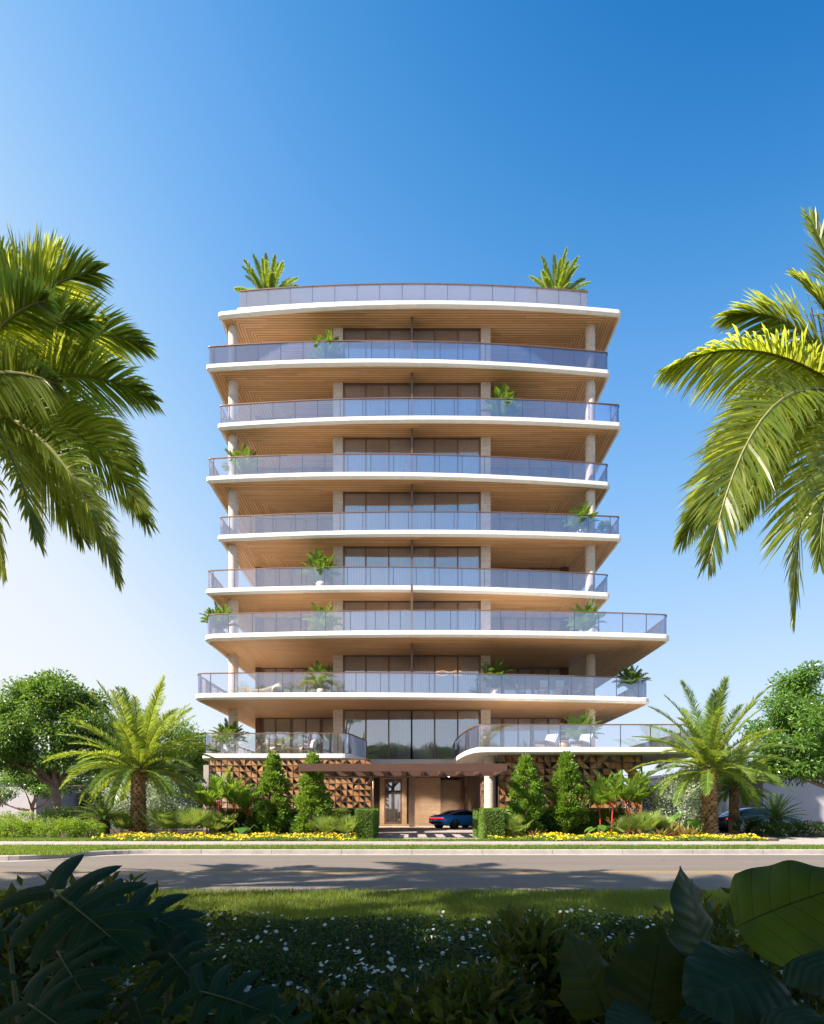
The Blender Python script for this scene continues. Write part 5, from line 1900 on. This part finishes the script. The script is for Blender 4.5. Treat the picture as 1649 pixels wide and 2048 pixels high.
def rbox(mb, x0, x1, y0, y1, z0, z1, r=.03):
    """a cushion: a box with rounded edges"""
    import bmesh
    bm = bmesh.new()
    bmesh.ops.create_cube(bm, size=1)
    for v in bm.verts:
        v.co.x = x0 if v.co.x < 0 else x1; v.co.y = y0 if v.co.y < 0 else y1; v.co.z = z0 if v.co.z < 0 else z1
    bmesh.ops.bevel(bm, geom=bm.edges[:], offset=r, segments=2, affect='EDGES')
    bm.verts.ensure_lookup_table()
    mb.add([v.co[:] for v in bm.verts], [tuple(v.index for v in f.verts) for f in bm.faces])
    bm.free()


def rot_x(mb, a, c):
    ca, sa = math.cos(a), math.sin(a)
    for i, V in enumerate(mb.V):
        y, z = V[:, 1] - c[1], V[:, 2] - c[2]
        mb.V[i] = np.stack([V[:, 0], c[1] + y * ca - z * sa, c[2] + y * sa + z * ca], 1)
    return mb


def lounger(label, loc):
    t = thing('sun_lounger', label, 'sun lounger', loc, R(-38), 'sun loungers on the right terrace')
    mb = MB(); mb.box(-.36, .36, -.95, .95, .2, .27)
    mb.build('frame', M['teak'], t)
    for x in (-.32, .32):
        for y in (-.88, .88):
            mb = MB(); mb.box(x - .035, x + .035, y - .035, y + .035, 0, .199); mb.build('leg', M['teak'], t)
    mb = MB(); rbox(mb, -.34, .34, -.93, .25, .272, .38, .04); mb.build('mattress', M['cushion'], t, smooth=False)
    mb = MB(); rbox(mb, -.34, .34, .24, 1.0, .28, .39, .04); rot_x(mb, R(48), (0, .26, .30)); mb.build('backrest', M['stripe'], t)
    return t


zf = floor_z('S1')
l1 = lounger('left sun lounger with blue striped backrest on the right terrace', (PX(1096, 29.4), 29.5, zf))
copy_thing(l1, 'sun_lounger', 'right sun lounger with blue striped backrest, next to the terrace potted palm', (PX(1166, 29.4), 29.5, zf), R(-38))
t = thing('side_table', 'small wooden drum table between the two sun loungers', 'side table', (PX(1128, 29.6), 29.7, zf))
mb = MB(); mb.lathe([(.2, 0), (.23, .2), (.2, .43)], n=18); mb.build('base', M['teak'], t, smooth=True)
mb = MB(); mb.lathe([(.26, .431), (.27, .45), (.26, .47)], n=20); mb.build('top', M['teak'], t)


def armchair(label, loc, rz):
    t = thing('armchair', label, 'armchair', loc, rz, 'armchairs on the left terrace')
    for x in (-.32, .32):
        for y, h in ((-.33, .62), (.33, .80)):
            mb = MB(); mb.tube([(x, y, 0), (x, y * .95, h * .5), (x, y * (1 if y < 0 else 1.15), h)], [.022, .026, .02], 8); mb.build('leg', M['teak'], t, smooth=True)
        mb = MB(); mb.tube([(x, -.36, .615), (x, .0, .66), (x, .36, .70)], [.022, .026, .022], 8); mb.build('armrest', M['teak'], t, smooth=True)
    mb = MB(); mb.box(-.30, .30, -.32, .32, .27, .31); mb.build('seat', M['teak'], t)
    mb = MB(); rbox(mb, -.29, .29, -.33, .28, .312, .44, .04); mb.build('seat_cushion', M['cushion'], t)
    mb = MB(); rbox(mb, -.29, .29, .26, .38, .40, .92, .04); rot_x(mb, R(-14), (0, .3, .4)); mb.build('back_cushion', M['cushion'], t)
    return t


a1 = armchair('armchair with white cushions, left of the pair on the left terrace', (PX(551, 32.6), 32.6, zf), R(62))
copy_thing(a1, 'armchair', 'armchair with white cushions, right of the pair on the left terrace', (PX(613, 32.6), 32.6, zf), R(-62))
t = thing('coffee_table', 'small low wooden table between the two armchairs', 'coffee table', (PX(582, 32.6), 32.6, zf))
mb = MB(); mb.lathe([(.30, .36), (.33, .38), (.33, .40), (.30, .41)], n=20); mb.build('top', M['teak'], t)
for i in range(3):
    a = i * 2.094; mb = MB(); mb.tube([(math.cos(a) * .25, math.sin(a) * .25, 0), (math.cos(a) * .17, math.sin(a) * .17, .365)], .02, 7); mb.build('leg', M['teak'], t, smooth=True)
zf2 = floor_z('S2')
t = thing('chaise', 'pale wicker chaise longue near the left column, second balcony from below', 'chaise longue', (PX(525, 33.0), 33.2, zf2), R(0))
M['wicker'] = plain('pale_wicker', (.62, .54, .44), .8, noise=.2, scale=40)
mb = MB()
pth = np.array([(x, z) for x, z in zip(np.linspace(-1.25, 1.05, 18), .42 + .30 * np.clip(np.linspace(-1, 1.2, 18), 0, 2) ** 1.6 + .14 * np.clip(np.linspace(.2, -1.6, 18) * -1 - .0, 0, 0) + .16 * np.exp(-((np.linspace(-1.25, 1.05, 18) + 1.0) / .25) ** 2))])
V = []
for x, z in pth: V += [(x, -.35, z), (x, .35, z), (x, .35, z - .09), (x, -.35, z - .09)]
F = [(4 * i + j, 4 * i + (j + 1) % 4, 4 * i + 4 + (j + 1) % 4, 4 * i + 4 + j) for i in range(17) for j in range(4)] + [(3, 2, 1, 0), (68, 69, 70, 71)]
mb.add(V, F); mb.build('seat', M['wicker'], t)
for x in (-1.0, .75):
    for y in (-.28, .28):
        mb = MB(); mb.box(x - .03, x + .03, y - .03, y + .03, 0, .36); mb.build('leg', M['teak'], t)
t = thing('pouf', 'round pale pouf right of the chaise longue', 'pouf', (PX(556, 32.7), 32.75, zf2))
mb = MB(); mb.lathe([(.22, 0), (.33, .12), (.37, .32), (.33, .52), (.2, .62)], n=20); mb.build('body', M['wicker'], t, smooth=True)
mb = MB(); mb.lathe([(.19, .621), (.16, .65)], n=20); mb.build('top_seam', M['cushion'], t, smooth=True)


def dining_chair(label, loc, rz):
    t = thing('dining_chair', label, 'dining chair', loc, rz, 'dining chairs on the second balcony')
    for x in (-.22, .22):
        for y in (-.22, .22):
            mb = MB(); mb.tube([(x, y, 0), (x * .95, y * .95, .43)], [.018, .022], 7); mb.build('leg', M['teak'], t, smooth=True)
    mb = MB(); rbox(mb, -.26, .26, -.26, .26, .43, .52, .03); mb.build('seat', M['cushion'], t)
    mb = MB(); rbox(mb, -.25, .25, .22, .29, .56, .98, .03); rot_x(mb, R(-8), (0, .25, .5)); mb.build('backrest', M['cushion'], t)
    mb = MB()
    for x in (-.24, .24): mb.tube([(x, -.2, .66), (x, .24, .70)], .018, 7)
    mb.build('armrest', M['teak'], t, smooth=True)
    return t


ty = 34.0
d1 = dining_chair('dining chair at the near side of the balcony table, left of two', (PX(1087, 33.3), 33.35, zf2), R(180))
for px, Y, rz, lab in ((1118, 33.35, 180, 'dining chair at the near side of the balcony table, right of two'), (1043, 34.0, 90, 'dining chair at the left end of the balcony table'), (1150, 34.0, -90, 'dining chair at the right end of the balcony table'),
                       (1085, 34.75, 0, 'dining chair at the far side of the balcony table, left of two'), (1117, 34.75, 0, 'dining chair at the far side of the balcony table, right of two')):
    copy_thing(d1, 'dining_chair', lab, (PX(px, Y), Y, zf2), R(rz))
t = thing('dining_table', 'wooden dining table on the right of the second balcony from below', 'dining table', (PX(1101, ty), ty, zf2))
mb = MB(); rbox(mb, -1.15, 1.15, -.42, .42, .71, .76, .012); mb.build('top', M['teak'], t)
for x in (-1.05, 1.05):
    for y in (-.34, .34):
        mb = MB(); mb.box(x - .04, x + .04, y - .04, y + .04, 0, .71); mb.build('leg', M['teak'], t)

# lit pendant lamps seen through the windows
m_glow, nt, b = nm('pendant_glow')
b.inputs['Emission Color'].default_value = (1, .48, .12, 1); b.inputs['Emission Strength'].default_value = 1.6
zt = floor_z('S2')
t = thing('pendant_lamp', 'wavy glowing pendant lamp behind the right middle window, second balcony floor', 'pendant lamp', (PX(900, 37.6), 37.6, zt + 2.55))
mb = MB()
for ph, a in ((0, 1), (math.pi, 1)):
    x = np.linspace(-1.0, 1.0, 30)
    mb.tube(np.stack([x, np.full(30, .1 * a), .16 * np.sin(x * 3.1 + ph)], 1), .028, 7)
mb.build('light_strip', m_glow, t, smooth=True)
mb = MB()
for x in (-.6, .6): mb.tube([(x, 0, .0), (x, 0, .56)], .006, 5)
mb.tube([(-.6, .0, .0), (.6, .0, 0)], .012, 6)
mb.build('cable', M['bronze'], t)
t = thing('pendant_lamp', 'flat pale pendant lamp behind the left middle window, second balcony floor', 'pendant lamp', (PX(755, 37.6), 37.6, zt + 1.9))
mb = MB(); mb.lathe([(.36, 0), (.40, .04), (.36, .09)], n=24)
mp_, nt, b = nm('pendant_shade'); b.inputs['Base Color'].default_value = (.8, .62, .52, 1); b.inputs['Emission Color'].default_value = (1, .6, .42, 1); b.inputs['Emission Strength'].default_value = .7
mb.build('shade', mp_, t, smooth=True)
mb = MB(); mb.tube([(0, 0, .09), (0, 0, 1.22)], .006, 5); mb.build('cable', M['bronze'], t)


# ------------------------------------------------------------------ cars
def mat_paint(name, col, metal=.35):
    m, nt, b = nm(name)
    b.inputs['Base Color'].default_value = (*col, 1)
    b.inputs['Metallic'].default_value = metal
    b.inputs['Roughness'].default_value = .28
    b.inputs['Coat Weight'].default_value = 1.0
    b.inputs['Coat Roughness'].default_value = .04
    return m


M['tyre'] = plain('tyre_rubber', (.018, .018, .018), .8)
M['rim'] = plain('alloy_rim', (.42, .40, .38), .3, .9)
M['car_glass'] = plain('car_glass', (.02, .022, .026), .04, 0, spec=.8)
M['black_trim'] = plain('black_trim', (.012, .012, .012), .5)
m_red, nt, b = nm('tail_light'); b.inputs['Base Color'].default_value = (.6, .01, .01, 1); b.inputs['Emission Color'].default_value = (1, .03, .03, 1); b.inputs['Emission Strength'].default_value = .9


def interp_st(st, xs):
    st = np.array(st)
    from numpy import interp
    return np.stack([xs] + [np.interp(xs, st[:, 0], st[:, k]) for k in range(1, st.shape[1])], 1)


def smooth_st(st, n):
    st = np.array(st, float)
    xs = np.linspace(st[0, 0], st[-1, 0], n)
    out = interp_st(st, xs)
    for _ in range(2):
        out[1:-1, 1:] = (out[:-2, 1:] + 2 * out[1:-1, 1:] + out[2:, 1:]) / 4
    return out


def car(name, label, loc, rz, paint, hull, roof, wx, wr, wheel_y, tail, spoiler, group=None):
    t = thing(name, label, 'car', loc, rz, group)
    H = smooth_st(hull, 44)
    mb = MB(); k = 14; V = []
    for x, w, zb, zt in H:
        zm = zb + (zt - zb) * .55
        half = [(0, zb), (w * .80, zb), (w * .95, zb + .05), (w, zm - .06), (w, zm + .05), (w * .955, zt - .06), (w * .80, zt), (0, zt + .015)]
        V += [(x, y, z) for y, z in half] + [(x, -y, z) for y, z in half[-2:0:-1]]
    n = 14
    F = [(i * n + j, i * n + (j + 1) % n, (i + 1) * n + (j + 1) % n, (i + 1) * n + j) for i in range(len(H) - 1) for j in range(n)]
    F += [tuple(range(n - 1, -1, -1)), tuple((len(H) - 1) * n + j for j in range(n))]
    mb.add(V, F)
    # greenhouse: (x, half width at belt, half width at roof, belt z, roof z)
    G = smooth_st(roof, 26); V = []
    for x, wb, wt, zb, zt in G:
        V += [(x, wb, zb - .04), (x, wt, zt - .03), (x, wt * .85, zt), (x, 0, zt + .02), (x, -wt * .85, zt), (x, -wt, zt - .03), (x, -wb, zb - .04)]
    n = 7
    F = [(i * n + j, i * n + j + 1, (i + 1) * n + j + 1, (i + 1) * n + j) for i in range(len(G) - 1) for j in range(n - 1)]
    mb.add(V, F)
    body = mb.build('body', paint, t, smooth=True, recalc=True)
    # glass: side windows and screens laid just proud of the greenhouse
    x0, x1 = G[0, 0], G[-1, 0]
    for sgn in (1, -1):
        g = MB(); V = []
        idx = [i for i in range(3, len(G) - 3) if G[i, 4] - G[i, 3] > .10]
        for i in idx:
            x, wb, wt, zb, zt = G[i]
            f0, f1 = .18, .84
            for f in (f0, f1):
                V.append((x, sgn * (wb + (wt - wb) * f + .008), zb - .04 + (zt - .03 - zb + .04) * f + .004))
        F = [(2 * i, 2 * i + 2, 2 * i + 3, 2 * i + 1) for i in range(len(idx) - 1)]
        g.add(V, F); g.build('side_window', M['car_glass'], t)
    tp = int(np.argmax(G[:, 4]))
    for nm_, rg in (('rear_window', [i for i in range(1, tp) if G[i, 4] < G[tp, 4] - .04]), ('windscreen', [i for i in range(tp + 1, len(G) - 1) if G[i, 4] < G[tp, 4] - .04])):
        if len(rg) < 2: continue
        g = MB(); V = []
        for i in rg:
            x, wb, wt, zb, zt = G[i]
            V += [(x, -wt * .84, zt + .008), (x, 0, zt + .029), (x, wt * .84, zt + .008)]
        g.add(V, [(3 * i + j, 3 * i + j + 1, 3 * i + j + 4, 3 * i + j + 3) for i in range(len(rg) - 1) for j in (0, 1)])
        g.build(nm_, M['car_glass'], t)
    for x in wx:
        for sgn in (1, -1):
            yw = wheel_y * sgn
            def lat(mb, prof, seg=28):
                a = np.linspace(0, 2 * np.pi, seg, endpoint=False)
                V = [(x + r * math.cos(q), yw + sgn * y, wr + r * math.sin(q)) for r, y in prof for q in a]
                F = [(i * seg + j, i * seg + (j + 1) % seg, (i + 1) * seg + (j + 1) % seg, (i + 1) * seg + j) for i in range(len(prof) - 1) for j in range(seg)]
                F.append(tuple((len(prof) - 1) * seg + j for j in range(seg)))
                mb.add(V, F)
            a_ = MB(); lat(a_, [(wr * 1.16, -.20), (wr * 1.16, -.012)]); a_.build('wheel_arch', M['black_trim'], t)
            w = MB(); lat(w, [(wr * .70, -.2), (wr * .97, -.2), (wr, -.15), (wr, -.03), (wr * .96, .012), (wr * .72, .008), (wr * .72, -.02)])
            wh = w.build('wheel', M['tyre'], t, smooth=True)
            r_ = MB()
            for s in range(10):
                q = s * math.pi / 5
                c_, s_ = math.cos(q), math.sin(q)
                def pt(rad, tw, y): return (x + rad * c_ - tw * s_, yw + sgn * y, wr + rad * s_ + tw * c_)
                r_.add([pt(.03, -.018, .004), pt(.03, .018, .004), pt(wr * .70, .022, .012), pt(wr * .70, -.022, .012)], [(0, 1, 2, 3)])
            a = np.linspace(0, 2 * np.pi, 28, endpoint=False)
            V = [(x + r * math.cos(q), yw + sgn * .014, wr + r * math.sin(q)) for r in (wr * .66, wr * .74) for q in a]
            r_.add(V, [(j, (j + 1) % 28, 28 + (j + 1) % 28, 28 + j) for j in range(28)])
            r_.build('rim', M['rim'], wh)
    for (x, y0, y1, z0, z1_) in tail:
        mb = MB(); ys = np.linspace(y0, y1, 9); V = []
        for y in ys:
            xx = x + .16 * (abs(y) / .85) ** 3
            V += [(xx - .02, y, z0), (xx - .02, y, z1_), (xx + .1, y, z1_), (xx + .1, y, z0)]
        mb.add(V, [(4 * i + j, 4 * i + (j + 1) % 4, 4 * i + 4 + (j + 1) % 4, 4 * i + 4 + j) for i in range(8) for j in range(4)] + [(0, 1, 2, 3), (32, 33, 34, 35)])
        mb.build('tail_light', m_red, t)
    return t


blue = mat_paint('blue_car_paint', (.03, .30, .95), .0)
coupe = car('parked_car', 'blue sports coupe with red tail light strip parked under the entrance canopy', (PX(921, 39.2), 39.3, .145), R(36), blue,
            [(-2.25, .70, .42, .78), (-2.15, .84, .30, .86), (-1.85, .92, .22, .90), (-1.3, .955, .18, .92), (-.6, .93, .17, .89), (.5, .92, .17, .87), (1.2, .93, .17, .84), (1.75, .88, .20, .72), (2.1, .78, .26, .58), (2.25, .60, .34, .50)],
            [(-1.75, .66, .50, .90, .90), (-1.2, .76, .56, .90, 1.08), (-.5, .80, .58, .89, 1.25), (.0, .80, .58, .88, 1.30), (.35, .80, .58, .87, 1.28), (.8, .80, .57, .85, 1.12), (1.35, .76, .58, .84, .85)],
            (-1.25, 1.22), .345, .94, [(-2.31, -.78, .78, .69, .765)], True)
mb = MB(); V = []
for y in np.linspace(-.72, .72, 9):
    V += [(-2.06 + .08 * abs(y) ** 3, y, .915), (-2.06 + .08 * abs(y) ** 3, y, .955), (-1.72, y, .945), (-1.72, y, .905)]
mb.add(V, [(4 * i + j, 4 * i + (j + 1) % 4, 4 * i + 4 + (j + 1) % 4, 4 * i + 4 + j) for i in range(8) for j in range(4)] + [(0, 1, 2, 3), (32, 33, 34, 35)])
mb.build('spoiler', blue, coupe)
mb = MB(); mb.box(-2.29, -2.2, -.17, .17, .53, .63); mb.build('number_plate', M['pot'], coupe)
mb = MB(); mb.box(-2.28, -2.08, -.66, .66, .36, .47); mb.box(-2.20, -2.0, -.80, -.55, .44, .50); mb.box(-2.20, -2.0, .55, .80, .44, .50); mb.build('bumper_grille', M['black_trim'], coupe)
grey = mat_paint('grey_car_paint', (.10, .12, .19), .4)
sedan = car('parked_car', 'dark grey sedan parked behind the cycad, in front of the pale house', (PX(1516, 32.4), 32.4, .145), R(0), grey,
            [(-2.45, .72, .40, .85), (-2.35, .86, .28, .93), (-1.9, .92, .22, .98), (-1.0, .93, .20, .97), (.8, .93, .20, .93), (1.4, .92, .20, .90), (2.0, .87, .22, .80), (2.3, .78, .28, .70), (2.45, .62, .36, .60)],
            [(-2.05, .70, .58, .98, .97), (-1.55, .78, .58, .97, 1.20), (-.9, .80, .60, .96, 1.38), (-.2, .80, .60, .95, 1.44), (.3, .80, .60, .94, 1.41), (.8, .80, .58, .93, 1.22), (1.35, .76, .60, .91, .92)],
            (-1.45, 1.45), .34, .93, [(-2.40, -.84, -.45, .74, .84), (-2.40, .45, .84, .74, .84)], False)
mb = MB(); mb.box(2.25, 2.42, -.80, -.52, .60, .70); mb.build('headlight', M['car_glass'], sedan)

# ------------------------------------------------------------------ neighbouring houses
M['house'] = plain('shaded_white_render', (.50, .47, .50), .85, noise=.04, scale=.8)  # white render with the lilac-grey of shade put into its colour
M['house_trim'] = plain('house_trim_white', (.74, .73, .74), .7)


def house(name, label, x0, x1, y0, y1, h, wins, porch=False):
    t = thing(name, label, 'house', ((x0 + x1) / 2, (y0 + y1) / 2, .13))
    off = ((x0 + x1) / 2, (y0 + y1) / 2, .13)
    mb = MB(); mb.box(x0, x1, y0, y1, .1, h); mb.build('wall', M['house'], t, off)
    mb = MB(); mb.box(x0 - .35, x1 + .35, y0 - .35, y1 + .35, h, h + .3); mb.build('roof', M['house_trim'], t, off)
    for (a, b, z0, z1_) in wins:
        mb = MB(); mb.box(a, b, y0 - .05, y0 + .04, z0, z1_)
        w = mb.build('window', M['house_trim'], t, off)
        mb = MB(); mb.box(a + .08, b - .08, y0 - .055, y0 - .051, z0 + .08, z1_ - .08); mb.build('pane', M['car_glass'], w, off)
    return t, off


t, off = house('house', 'white house, walls toned as in shade, behind the right palms and the grey car', PX(1527, 46), 52, 46, 60, 5.2, [])
mb = MB(); mb.box(PX(1425, 46), PX(1527, 46) - .01, 49, 60, .1, 4.6); mb.build('wing_wall', M['house_trim'], t, off)
mb = MB(); mb.box(PX(1425, 46) - .3, PX(1527, 46) - .01, 44.8, 60, 4.6, 4.85); mb.build('porch_roof', M['house_trim'], t, off)
mb = MB(); mb.tube([(PX(1453, 45.3), 45.3, .1), (PX(1453, 45.3), 45.3, 4.6)], .28, 18); mb.build('porch_column', M['house_trim'], t, off, smooth=True)
house('house', 'low white house, walls toned as in shade, behind the trees at far left', -62, PX(72, 56), 56, 66, 4.4, [(-44.5, -42.8, 1.1, 2.7)])
for i, (px, Y, r, h) in enumerate(((-60, 62, 4.5, 4.5), (200, 66, 4.0, 4.2), (380, 62, 3.6, 3.6), (1330, 58, 3.6, 4.0), (1420, 64, 3.6, 4.4), (1640, 70, 5.5, 6.5), (1780, 66, 5, 6))):
    shrub('background_tree', ['low tree mass behind the far left house', 'low trees behind the large left tree', 'low trees between the left date palm and the tower', 'low trees right of the tower behind the silver shrub', 'low trees behind the right date palm', 'tree rising behind the pale house at the right', 'tree behind the pale house beyond the right frame edge'][i], 'tree',
          (PX(px, Y), Y, .13), clumpy_ellipsoid(r * .85, r * .7, h * .45, h * .5, 60, r * .3), 4500, 'darkgreen', .34, 270 + i, 4, 'low trees in the far background')
